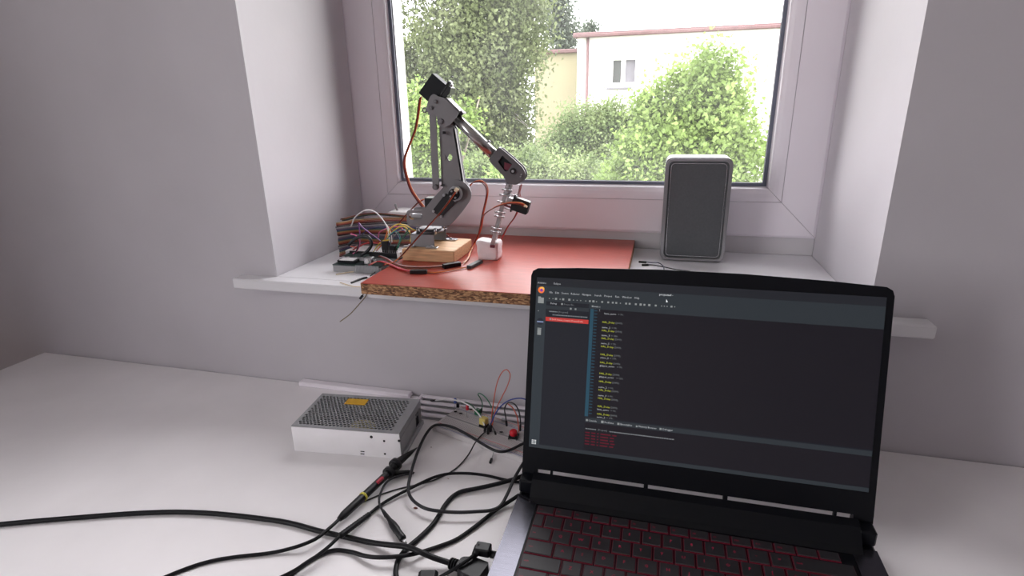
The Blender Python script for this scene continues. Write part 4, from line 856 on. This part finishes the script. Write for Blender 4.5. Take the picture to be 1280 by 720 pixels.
dn_ = pd.normalized(); sdv = Vector((0, 0, 1)).cross(dn_).normalized(); upv = dn_.cross(sdv)
MB().obox(pf(.775) + upv * .0042 - sdv * .0030, dn_, sdv, upv, .0062, .0022, .0020, 0, .0008).build('switch', 'pred', pr)
MB().tube([pf(.97) + dn_ * .000, pf(.97) + dn_ * .006], [.0082, .0086], 18).build('finger_guard', 'black', pr)
g2 = atZ(494, 581, ZD + .010); MB().tube([g2 - dn_ * .003, g2 + dn_ * .004], [.0088, .0088], 18).build('finger_guard', 'black', pr)
tp = [pf(1), g2, atZ(500, 576, ZD + .0105), atZ(512, 567, ZD + .0112), atZ(521.5, 559.5, ZD + .0118)]
MB().tube(tp, [.0050, .0058, .0056, .0034, .0006], 14).build('tip_sleeve', 'black', pr)
hk = [atZ(490, 592, ZD + .008), atZ(500, 591, ZD + .0068), atZ(511, 589.5, ZD + .006), atZ(518, 591, ZD + .005)]
MB().tube(hk, [.0038, .0032, .0024, .0008], 10).build('ground_sleeve', 'black', pr)
gl_ = spline([atZ(517, 591.5, ZD + .005), atZ(508, 593, ZD + .0045), atZ(497, 595.6, ZD + .006), atZ(484, 602, ZD + .007), atZ(476, 615.6, ZD + .0095), atZ(474, 628, ZD + .0095), atZ(478, 638, ZD + .006), atZ(482, 646, ZD + .005)], 8)
MB().tube(gl_, .0015, 9).build('ground_lead', 'greyrubber', pr)
cA, cB = atZ(478.5, 638, ZD + .0055), atZ(504, 674, ZD + .0052)
def cf(t): return cA + (cB - cA) * t
clp = MB().tube([cf(0), cf(.12), cf(.36), cf(.45), cf(.52), cf(.70), cf(.75), cf(.98), cf(1)], [.0018, .0022, .0030, .0040, .0046, .0048, .0042, .0044, .0036], 12).build('crocodile_clip', 'black', pr)
cd = (cB - cA).normalized(); cs = Vector((-cd.y, cd.x, 0))
for s_ in (-1, 1): MB().tube([cB - cd * .003 + cs * (.0014 * s_), cB + cd * .008 + cs * (.0004 * s_)], [.0017, .0007], 8).build('jaw', 'steel', clp)
# crumbs on the desk
for x, y, s_, lab in ((519.5, 635, .0026, 'dark elongated crumb inside the loop of the grey cable'), (560.5, 598.5, .0009, 'tiny black speck on the desk under the probe cable'), (539, 559, .0010, 'tiny black speck on the desk near the breadboard')):
    q = atZ(x, y, ZD + s_ * .35); m_ = MB(); m_.ball(q, s_, 0, 4, (1.2, .7, .33)); m_.build('crumb', 'w_brown', None, lab, 'crumb')

# ================================================================== LAPTOP
LW, LDp, LB = .396, .262, .583                    # width, deck depth, hinge line Y
ZK = ZD + .022
lap = thing('laptop', 'open black laptop with a red-lit keyboard and program code on its screen', 'laptop', (LX + LW / 2, LB - LDp / 2, ZD))
bs = MB(); bs.box((LX, LB - LDp, ZD + .0035), (LX + LW, LB + .022, ZK - .0012), 0, .003); bs.build('chassis', 'lap', lap)
KX0, KX1, KY0, KY1 = LX + .0265, LX + LW - .0265, LB - .156, LB - .031
dk = MB(); zt_ = ZK - .0012
outer = [Vector((LX + .0006, LB - LDp + .0006, zt_)), Vector((LX + LW - .0006, LB - LDp + .0006, zt_)), Vector((LX + LW - .0006, LB - .020, zt_)), Vector((LX + .0006, LB - .020, zt_))]
innr = [Vector((KX0, KY0, zt_)), Vector((KX1, KY0, zt_)), Vector((KX1, KY1, zt_)), Vector((KX0, KY1, zt_))]
dk.prism(outer, (0, 0, .0012), 0, [innr]); dk.build('palm_rest', 'deck', lap)
MB().box((KX0 - .0005, KY0 - .0005, zt_ - .0004), (KX1 + .0005, KY1 + .0005, zt_ + .0001)).build('keyboard_well', 'lap', lap)
# rear ridge behind the keyboard, with hinge barrels
rd = MB(); rd.prism([Vector((LX + .016, LB - .030, ZK)), Vector((LX + .016, LB - .024, ZK + .0035)), Vector((LX + .016, LB - .010, ZK + .0186)), Vector((LX + .016, LB + .001, ZK + .0213)), Vector((LX + .016, LB + .020, ZK - .002))], (LW - .032, 0, 0)); rd.build('rear_ridge', 'lap', lap)
for x in (LX, LX + LW - .018): MB().box((x, LB - .014, ZK - .0012), (x + .018, LB + .020, ZK + .017), 0, .002).build('hinge_corner', 'lap', lap)
MB().prism([Vector((LX + .001, LB - .0205, ZK + .0001)), Vector((LX + .024, LB - .0325, ZK + .0001)), Vector((LX + .024, LB - .0300, ZK + .0001)), Vector((LX + .004, LB - .0202, ZK + .0001))], (0, 0, .0015)).build('corner_chamfer', 'deck', lap)
# lid frame of reference
TL = math.radians(14.18); LH = Vector((LX, LB, CAMZ - .455)); LU = Vector((1, 0, 0)); LV = Vector((0, math.sin(TL), math.cos(TL))); LN = LU.cross(LV)   # LN faces the viewer
def lp(u, v, n=0.0): return LH + LU * (u / 1000) + LV * (v / 1000) + LN * (n / 1000)
W_ = LW * 1000
lo = [lp(0, 21), lp(W_, 21), lp(W_, 264), lp(W_ - 2, 270), lp(W_ - 8, 273.5), lp(W_ - 60, 276.5), lp(W_ - 150, 279.5), lp(150, 279.5), lp(60, 276.5), lp(8, 273.5), lp(2, 270), lp(0, 264)]
SX0, SX1, SY0, SY1 = 7.2, 388.8, 48.0, 262.5
sw = [lp(SX0, SY0), lp(SX1, SY0), lp(SX1, SY1), lp(SX0, SY1)]
lb_ = MB(); lb_.prism([p - LN * .0062 for p in lo], LN * .0052); lb_.build('lid_back', 'lap', lap)
lf = MB(); lf.prism([p - LN * .0010 for p in lo], LN * .0014, 0, [[p - LN * .0010 for p in sw]]); lf.build('screen_bezel', 'lap', lap)
for u0, u1 in ((0, 19.5), (36.2, 39.0), (150.5, 155.5), (240.5, 245.5), (357, 359.8), (376.5, 396)): MB().prism([lp(u0, 13, -5.5), lp(u1, 13, -5.5), lp(u1, 22, -5.5), lp(u0, 22, -5.5)], LN * .0055).build('hinge', 'lap', lap)
sc = MB(); sc.prism([p - LN * .0008 for p in sw], LN * .0006); scn = sc.build('screen', 'screen_base', lap)
class Flat(MB):
    def rect(s, u0, v0, u1, v1, mi=0, n=0.0): return s.prism([lp(u0, v0, n), lp(u1, v0, n), lp(u1, v1, n), lp(u0, v1, n)], LN * .00003, mi)
    def txt(s, t, u, v, size, mi=0, n=.12, sx=1.0): return put_text(s, t, size / 1000, lp(u, v, n), LU, LV, mi, sx)
f = Flat(); f.rect(SX0, SY0, 20.3, 252.5, 0, -.14); f.build('dock', 'screen_dock', scn)
f = Flat(); f.rect(SX0, 252.5, SX1, SY1, 0, -.14); f.build('top_bar', 'screen_tab', scn)
f = Flat(); f.rect(20.3, 233.5, SX1, 252.5, 0, -.14); f.rect(20.3, 224, 73.4, 228.5, 0, -.14); f.rect(73.4, 228.0, SX1, 233.5, 0, -.14); f.rect(76, 88.2, SX1, 94.0, 0, -.14); f.rect(SX0, SY0, SX1, 52.5, 0, -.10); f.build('toolbars', 'screen_panel', scn)
f = Flat(); f.rect(82, 95.5, SX1, 228, 0, -.14); f.rect(76, 53, SX1, 88, 0, -.14); f.build('editor_area', 'screen_editor', scn)
f = Flat(); f.rect(75, 95.5, 79.2, 228, 0, -.13); f.build('gutter', 'screen_gutter', scn)
f = Flat()
for i in range(34): v = 226 - i * 3.83; f.rect(79.8, v - .5, 83.6, v + .5, 0, -.12)
f.build('line_numbers', 'screen_gutter', scn, kind='stuff')
f = Flat(); f.rect(20.6, 209.2, 73.4, 214.2, 0, -.13); f.build('selected_row', 'screen_red', scn)
f = Flat()
f.txt('Activities', 8.4, 254.8, 3.2, 0, -.1, .9); f.txt('Eclipse', 28.5, 254.8, 3.2, 0, -.1)
for t, u in (('File', 23.7), ('Edit', 30.8), ('Source', 38.8), ('Refactor', 50.2), ('Navigate', 64.0), ('Search', 78.8), ('Project', 90.6), ('Run', 103.6), ('Window', 111.8), ('Help', 126.0)): f.txt(t, u, 243.6, 3.3, 0, -.1, .95)
f.txt('Debug', 25.5, 230.4, 3.0, 0, -.1); f.txt('main.c', 79, 230.2, 3.0, 0, -.1)
for t, u in (('Console', 80), ('Problems', 99.5), ('Executables', 118.5), ('Memory Browser', 140), ('Debugger', 168)): f.txt(t, u, 89.8, 3.1, 0, -.1, .95)
f.build('menu_text', 'text_white', scn, kind='stuff')
f = Flat(); f.txt('projectsd -', 154.3, 249.4, 3.4, 0, -.1, 1.05)
for i in range(3):
    for j in range(3): f.rect(10.7 + i * 2.1, 52.3 + j * 2.1, 11.9 + i * 2.1, 53.5 + j * 2.1, 0, -.08)
f.add([lp(162.5, 245.5, -.08), lp(164.6, 242.2, -.08), lp(162.5, 241.8, -.08)], [(0, 1, 2)])
f.build('bright_marks', 'text_bright', scn, kind='stuff')
code = [(223.7, 'base_servo', ' = 90;'), (213.2, 'H', ''), (206.8, 'servo_2', ' = 90;'), (203.0, 'H', ''), (197.2, 'servo_3', ' = 180;'), (193.5, 'H', ''), (187.4, 'servo_5', ' = 90;'), (183.6, 'H', ''), (173.8, 'H', ''), (169.9, 'servo_2', ' = 170;'), (164.0, 'H', ''), (160.1, 'gripper_servo', ' = 90;'),
        (150.5, 'H', ''), (146.6, 'gripper_servo', ' = 120;'), (140.7, 'H', ''), (133.7, 'servo_2', ' = 90;'), (130.2, 'H', ''), (123.5, 'servo_3', ' = 90;'), (119.9, 'H', ''), (110.0, 'H', ''), (106.1, 'base_servo', ' = 90;'), (100.4, 'H', ''), (96.6, 'servo_2', ' = 170;')]
fg, fy = Flat(), Flat(); fw = Flat()
for v, a, b in code:
    if a == 'H': fy.txt('HAL_Delay', 90, v - 1.2, 3.2, 0, -.1); fg.txt('(2000);', 105.6, v - 1.2, 3.1, 0, -.1)
    else: fw.txt(a, 90 if v < 223 else 92, v - 1.2, 3.1, 0, -.1); fg.txt(b, (90 if v < 223 else 92) + len(a) * 1.52, v - 1.2, 3.1, 0, -.1)
fw.txt('{', 85.5, 226.2, 3.0, 0, -.1)
fy.build('code_calls', 'text_green', scn, kind='stuff'); fw.build('code_variables', 'text_white', scn, kind='stuff')
fg.txt('Project Ex...', 42.5, 230.2, 2.9, 0, -.1, .95); fg.txt('[Program]', 36, 220.4, 2.9, 0, -.1); fg.txt('[Program]', 92, 79.6, 2.7, 0, -.1)
for u0, u1, v in ((24.5, 35, 221.3), (29, 73, 217.3), (77, 91, 80.3), (106, 183, 80.0)):
    u = u0
    while u < u1 - 1: w_ = random.uniform(.7, 2.4); fg.rect(u, v - .7, min(u + w_, u1), v + .6, 0, -.1); u += w_ + .45
fg.build('code_values', 'text_grey', scn, kind='stuff')
f = Flat()
f.txt('DOF_Robot_Control_Project.Debu', 28.5, 210.6, 2.8, 0, -.08, .93); f.build('selected_row_text', 'icon_pink', scn)
f = Flat()
for k in range(5):
    v = 75.5 - k * 3.6; u = 77
    for w_ in (5.5, 5, 2, 9 + 4 * random.random(), 5): f.rect(u, v - .8, u + w_, v + .8, 0, -.1); u += w_ + 2
f.build('console_errors', 'text_red', scn, kind='stuff')
f = Flat(); u = 23.5                                                   # tool icons
while u < 172:
    w_ = random.choice((1.2, 2.2, 2.6)); f.rect(u, 237 - w_ * .4, u + w_, 237 + w_ * .55, 0, -.1); u += w_ + random.choice((1.9, 3.2, 5.0))
for u, v, a in ((50, 225.2, 2.2), (56, 225.2, 2.0), (39, 230.2, 2.2), (76.5, 230.2, 2.0), (77, 89.6, 2.4), (95.5, 89.4, 3.0), (115, 89.5, 2.6), (137, 89.4, 2.0), (164.5, 89.6, 2.4), (25.5, 210.6, 2.2)): f.rect(u, v, u + a, v + a, 0, -.07)
f.build('tool_icons', 'icon_white', scn, kind='stuff')
f = Flat(); c = (13.4, 247.0)
f.add([lp(c[0] + 4.0 * math.cos(t), c[1] + 4.0 * math.sin(t), -.1) for t in np.linspace(0, 6.283, 25)[:-1]], [tuple(range(24))], 0)
f.add([lp(c[0] + 1.0 + 2.8 * math.cos(t), c[1] + 1.8 + 2.2 * math.sin(t), -.085) for t in np.linspace(0, 6.283, 17)[:-1]], [tuple(range(16))], 1)
f.add([lp(c[0] + .4 + 1.9 * math.cos(t), c[1] - .2 + 1.9 * math.sin(t), -.07) for t in np.linspace(0, 6.283, 17)[:-1]], [tuple(range(16))], 2)
f.build('browser_icon', ['icon_orange', 'icon_yellow', 'icon_purple'], scn)
f = Flat(); f.rect(10, 230.6, 17.2, 237.6, 0, -.1); f.rect(10, 237.6, 13.4, 238.8, 0, -.1); f.rect(11, 191, 15.6, 198.4, 0, -.1); f.rect(10.8, 198.8, 15.8, 199.8, 0, -.1); f.rect(10.4, 220.5, 11.6, 221.6, 0, -.1); f.build('dock_icons', 'icon_white', scn, kind='stuff')
f = Flat(); f.add([lp(14 + 4.2 * math.cos(t), 208 + 4.2 * math.sin(t), -.1) for t in np.linspace(0, 6.283, 25)[:-1]], [tuple(range(24))], 0); f.rect(10, 206.6, 18, 208.4, 1, -.08); f.build('editor_icon', ['icon_dark', 'icon_blue'], scn)
# keyboard: every key with a red-lit skirt and legend
def key(u0, u1, vt, hgt, legend=None):
    x0, x1 = LX + u0 / 1000, LX + u1 / 1000; y1 = LB + vt / 1000; y0 = y1 - hgt / 1000; zt2 = ZK + .0012
    b = MB(); b.box((x0 - .0005, y0 - .0007, zt_ + .0003), (x1 + .0005, y1 + .0005, zt_ + .0009), 1); b.box((x0, y0, zt_ + .0009), (x1, y1, zt2), 0, .0007)
    o = b.build('key', ['key', 'keyglow'], lap)
    if legend:
        t = MB(); put_text(t, legend, .0056 if len(legend) == 1 else .0032, (x0 + .0065 if len(legend) == 1 else x0 + .0025, (y0 + y1) / 2 - .0015, zt2 + .00006), (1, 0, 0), (0, 1, 0)); t.build('legend', 'legend', o)
R_end = 366
def row(vt, hgt, first, widths, leg, pitch=21.9, gap=2.4):
    u = 29.6
    for i, w_ in enumerate(widths):
        if u + w_ > R_end + 2: break
        key(u, u + w_, vt, hgt, leg[i] if i < len(leg) else None); u += w_ + gap
row(-33.5, 12.0, 0, [19.5] + [19.4] * 15, ['esc'] + ['F%d' % i for i in range(1, 13)])
row(-48.8, 18.6, 0, [10.6] + [19.6] * 12 + [58], ['`'] + list('1234567890-=') + ['back'])
row(-69.6, 18.6, 0, [23.2] + [19.6] * 12 + [46], ['tab'] + list('QWERTYUIOP[]'))
row(-90.5, 18.8, 0, [29.4] + [19.6] * 11 + [61], ['caps'] + list("ASDFGHJKL;'") + ['enter'])
row(-111.8, 18.8, 0, [41.4] + [19.6] * 10 + [71], ['shift'] + list('ZXCVBNM,./') + ['shift'])
row(-132.8, 18.8, 0, [30, 19.6, 19.6, 20.6, 110, 19.6, 19.6, 30, 19.6, 19.6], ['ctrl', 'fn', '', 'alt', None, 'alt', 'ctrl'])
MB().box((LX + .13, LB - .245, ZK - .0002), (LX + .27, LB - .168, ZK + .0003), 0, .0002).build('touchpad', 'lap', lap)

# ================================================================== OUTSIDE
ZG = -3.2
gm = MB(); gm.add([(-60, 1.6, ZG), (60, 1.6, ZG), (60, 80, ZG), (-60, 80, ZG)], [(0, 1, 2, 3)]); structure(gm, 'ground', 'lawn')

def leaves(name, blobs, n, size, m, parent, gap=0.0):
    """blobs: (centre, radii); many small bent leaves scattered towards the skin of each blob's clumps"""
    tot = sum(b[1][0] * b[1][1] * b[1][2] for b in blobs) ; V = []; 
    for c, r in blobs:
        k = int(n * (r[0] * r[1] * r[2]) / tot); nc = max(6, int(k / 45))
        d = rng.normal(size=(nc, 3)); d /= np.linalg.norm(d, axis=1)[:, None]; rad = rng.random(nc) ** .45
        cc = np.array(c) + d * rad[:, None] * np.array(r)
        idx = rng.integers(0, nc, k); sg = min(r) * .14 + size * 1.0
        p = cc[idx] + rng.normal(size=(k, 3)) * sg
        a = rng.normal(size=(k, 3)); a[:, 2] -= .35; a /= np.linalg.norm(a, axis=1)[:, None]
        b = np.cross(a, rng.normal(size=(k, 3))); b /= np.linalg.norm(b, axis=1)[:, None]
        nrm = np.cross(a, b); s = size * (.6 + .8 * rng.random((k, 1)))
        V.append(np.stack([p, p + a * s * .5 + b * s * .32 + nrm * s * .08, p + a * s, p + a * s * .5 - b * s * .32 + nrm * s * .08], 1))
    V = np.concatenate(V).reshape(-1, 3); k = len(V) // 4
    me = bpy.data.meshes.new(name); me.vertices.add(len(V)); me.vertices.foreach_set('co', V.astype(np.float32).ravel())
    me.loops.add(k * 4); me.loops.foreach_set('vertex_index', np.arange(k * 4, dtype=np.int32)); me.polygons.add(k)
    me.polygons.foreach_set('loop_start', np.arange(k, dtype=np.int32) * 4); me.polygons.foreach_set('loop_total', np.full(k, 4, dtype=np.int32)); me.update(calc_edges=True)
    me.materials.append(M[m]); o = bpy.data.objects.new(name, me); COL.objects.link(o); setparent(o, parent); return o
def oY(x, y, Y): return tuple(atY(x, y, Y))
def plant(name, label, cat, blobs, n, size, m, base, stems, r0, group=None):
    t = thing(name, label, cat, (base[0], base[1], ZG), group); leaves('foliage', blobs, n, size, m, t)
    B = Vector((base[0], base[1], ZG))
    tr = MB()
    for s_ in stems:
        e = Vector(s_); mid = (B + e) / 2 + Vector((random.uniform(-.3, .3), random.uniform(-.3, .3), 0)); pts = spline([B, mid, e], 6); k = len(pts); tr.tube(pts, [r0 * (1 - .8 * i / (k - 1)) for i in range(k)], 7)
    tr.build('trunk', 'bark', t); return t
G_ = 'garden trees and shrubs'
def bl(x, y, Y, rx, ry, rz): return (oY(x, y, Y), (rx, ry, rz))
# big grey-green tree
plant('tree', 'tall grey-green leafy tree filling the left half of the window view', 'tree',
      [bl(555, 62, 11, .80, .9, .75), bl(610, 30, 11, 1.0, 1.0, 1.4), bl(648, 60, 11.3, .42, .7, .9), bl(590, 110, 11, 1.1, 1.0, 1.1), bl(630, 120, 11.3, .50, .8, 1.0), bl(560, -70, 11, 1.4, 1.2, 1.0), bl(630, -60, 11, 1.0, 1.1, 1.2), bl(512, 95, 11, .35, .7, .6), bl(600, 180, 11.3, .95, .9, .8), bl(465, 40, 11, .6, .8, 1.2), bl(672, 40, 11.6, .16, .4, .5), bl(648, 140, 11.4, .30, .5, .7), bl(655, 175, 11.4, .25, .5, .4)],
      95000, .078, 'leaf_grey', oY(600, 300, 11.6), [oY(560, 20, 11.3), oY(612, -20, 11.3), oY(640, 70, 11.5), oY(520, 70, 11.2), oY(590, -60, 11.4)], .09, G_)
plant('shrub', 'bright fresh-green shrub low at the left edge of the window glass', 'shrub',
      [bl(522, 180, 6.0, .30, .3, .38), bl(558, 147, 6.4, .26, .3, .16), bl(590, 146, 6.5, .12, .2, .10), bl(515, 130, 6.2, .16, .2, .22), bl(540, 210, 6.0, .36, .3, .22), bl(485, 170, 6, .3, .3, .5)],
      15000, .050, 'leaf_light', oY(530, 380, 6.1), [oY(525, 175, 6.0), oY(575, 150, 6.5), oY(515, 125, 6.2), oY(600, 120, 6.6)], .04, G_)
plant('shrub', 'small fresh-green shrub top showing under the robot wrist', 'shrub', [bl(620, 222, 5.4, .07, .1, .06), bl(628, 232, 5.4, .14, .15, .08)], 900, .045, 'leaf_light', oY(624, 330, 5.4), [oY(622, 226, 5.4)], .02, G_)
plant('shrub', 'broad mid-green bush in front of the white house', 'shrub',
      [bl(732, 160, 9.8, .55, .5, .36), bl(705, 178, 9.8, .34, .4, .32), bl(765, 152, 9.9, .45, .4, .36), bl(735, 205, 9.6, .75, .5, .42), bl(690, 205, 9.6, .40, .4, .32), bl(800, 160, 9.9, .5, .4, .5), bl(860, 150, 9.9, .7, .4, .5)],
      34000, .052, 'leaf_mid', oY(735, 330, 9.8), [oY(735, 165, 9.8), oY(705, 180, 9.8), oY(770, 155, 9.9)], .07, G_)
plant('shrub', 'bright green arching bush on the right, close to the window', 'shrub',
      [bl(802, 190, 5.6, .24, .3, .18), bl(828, 160, 5.8, .24, .3, .26), bl(822, 122, 5.9, .14, .2, .14), bl(840, 100, 5.9, .10, .2, .12), bl(785, 212, 5.5, .26, .25, .10), bl(845, 200, 5.5, .3, .3, .3), bl(885, 130, 5.8, .32, .3, .5), bl(905, 200, 5.6, .4, .3, .4), bl(755, 224, 5.4, .14, .2, .045), bl(795, 135, 5.9, .08, .1, .07)],
      26000, .047, 'leaf_light', oY(835, 400, 5.7), [oY(800, 190, 5.6), oY(832, 150, 5.8), oY(820, 115, 5.9), oY(785, 212, 5.5), oY(880, 110, 5.8)], .03, G_)
plant('shrub', 'dull low hedge along the foot of the window view', 'shrub', [bl(660, 214, 7.6, .7, .4, .26), bl(590, 214, 7.6, .7, .4, .26), bl(720, 219, 7.4, .6, .4, .18), bl(790, 222, 7.2, .5, .4, .16), bl(660, 236, 7.4, 1.2, .4, .2)], 24000, .048, 'leaf_mid', oY(680, 330, 7.6), [oY(660, 220, 7.6), oY(720, 224, 7.5)], .04, G_)
# conifers behind the houses
plant('tree', 'dark conifer rising behind the yellow house wing', 'tree', [bl(700, 44, 28, .75, .7, .9), bl(692, 5, 28, .75, .8, 1.2), bl(712, 52, 28, .4, .5, .6), bl(690, -40, 28, .6, .6, 1.2)], 9000, .15, 'leaf_dark', oY(698, 200, 28), [oY(697, -20, 28)], .16, G_)
plant('tree', 'small dark conifer tip poking above the white house roof', 'tree', [bl(738, 30, 31.5, .13, .15, .55), bl(738, 39, 31.5, .45, .3, .24)], 1200, .13, 'leaf_dark', oY(738, 160, 31.5), [oY(738, 20, 31.5)], .06, G_)
# white house
HY = 18.0
def hx(px, y=90): return atY(px, y, HY).x
def hz(py, px=760): return atY(px, py, HY).z
hs = thing('house', 'white rendered house with a brown downpipe and a red-brown roof edge', 'house', (hx(800), HY + 3, ZG))
HX0, HX1, HZ1 = hx(721.5, 80), hx(1080, 60), hz(46, 735)
WX0, WX1, WZ0, WZ1 = hx(764), hx(795), hz(104.5, 780), hz(73, 780)
hw_ = MB(); P_ = [Vector((HX0, HY, ZG)), Vector((HX1, HY, ZG)), Vector((HX1, HY, HZ1)), Vector((HX0, HY, HZ1))]
hw_.prism(P_, (0, .3, 0), 0, [[Vector((WX0, HY, WZ0)), Vector((WX1, HY, WZ0)), Vector((WX1, HY, WZ1)), Vector((WX0, HY, WZ1))]])
hw_.box((HX0, HY + .3, ZG), (HX0 + .3, HY + 7, HZ1)); hw_.box((HX1 - .3, HY + .3, ZG), (HX1, HY + 7, HZ1)); hw_.box((HX0 + .3, HY + 6.7, ZG), (HX1 - .3, HY + 7, HZ1))
hw_.build('wall', 'render_w', hs)
MB().box((HX0 - .12, HY - .15, HZ1), (HX1 + .1, HY + 7.1, HZ1 + .11), 0, .02).build('roof', 'fascia', hs)
MB().box((HX0 - .10, HY - .25, HZ1 - .04), (HX1 + .1, HY - .15, HZ1 + .06), 0, .02).build('gutter', 'fascia', hs)
MB().cyl((hx(734.5), HY - .08, ZG), (hx(734.5), HY - .08, HZ1), .042, 8).build('downpipe', 'fascia', hs)
wf = MB(); t_ = .035; xm = (WX0 + WX1) / 2 - .02
for a, b in (((WX0, WZ0), (WX1, WZ0 + t_)), ((WX0, WZ1 - t_), (WX1, WZ1)), ((WX0, WZ0 + t_), (WX0 + t_, WZ1 - t_)), ((WX1 - t_, WZ0 + t_), (WX1, WZ1 - t_)), ((xm - .06, WZ0 + t_), (xm + .06, WZ1 - t_))): wf.box((a[0], HY + .13, a[1]), (b[0], HY + .20, b[1]))
wn = wf.build('window', 'wframe', hs)
MB().box((WX0 + t_, HY + .165, WZ0 + t_), (xm - .06, HY + .17, WZ1 - t_)).build('pane', 'hglass', wn)
MB().box((xm + .06, HY + .165, WZ0 + t_), (WX1 - t_, HY + .17, WZ1 - t_)).build('pane', 'curtain', wn)
MB().box((WX0 - .12, HY - .10, WZ0 - .16), (WX1 - .1, HY + .1, WZ0 - .10), 0, .01).build('window_ledge', 'curtain', hs)
# yellow wing
YY = 19.5
yh = thing('house', 'pale yellow house wing between the big tree and the white house', 'house', (atY(695, 120, YY).x, YY + 2, ZG))
yx0, yx1, yz1 = atY(668.5, 120, YY).x, atY(727, 90, YY).x, atY(700, 67, YY).z
MB().box((yx0, YY, ZG), (yx1, YY + 5, yz1)).build('wall', 'render_y', yh)
MB().box((yx0 - .1, YY - .15, yz1), (yx1, YY + 5.1, yz1 + .12), 0, .02).build('roof', 'fascia', yh)
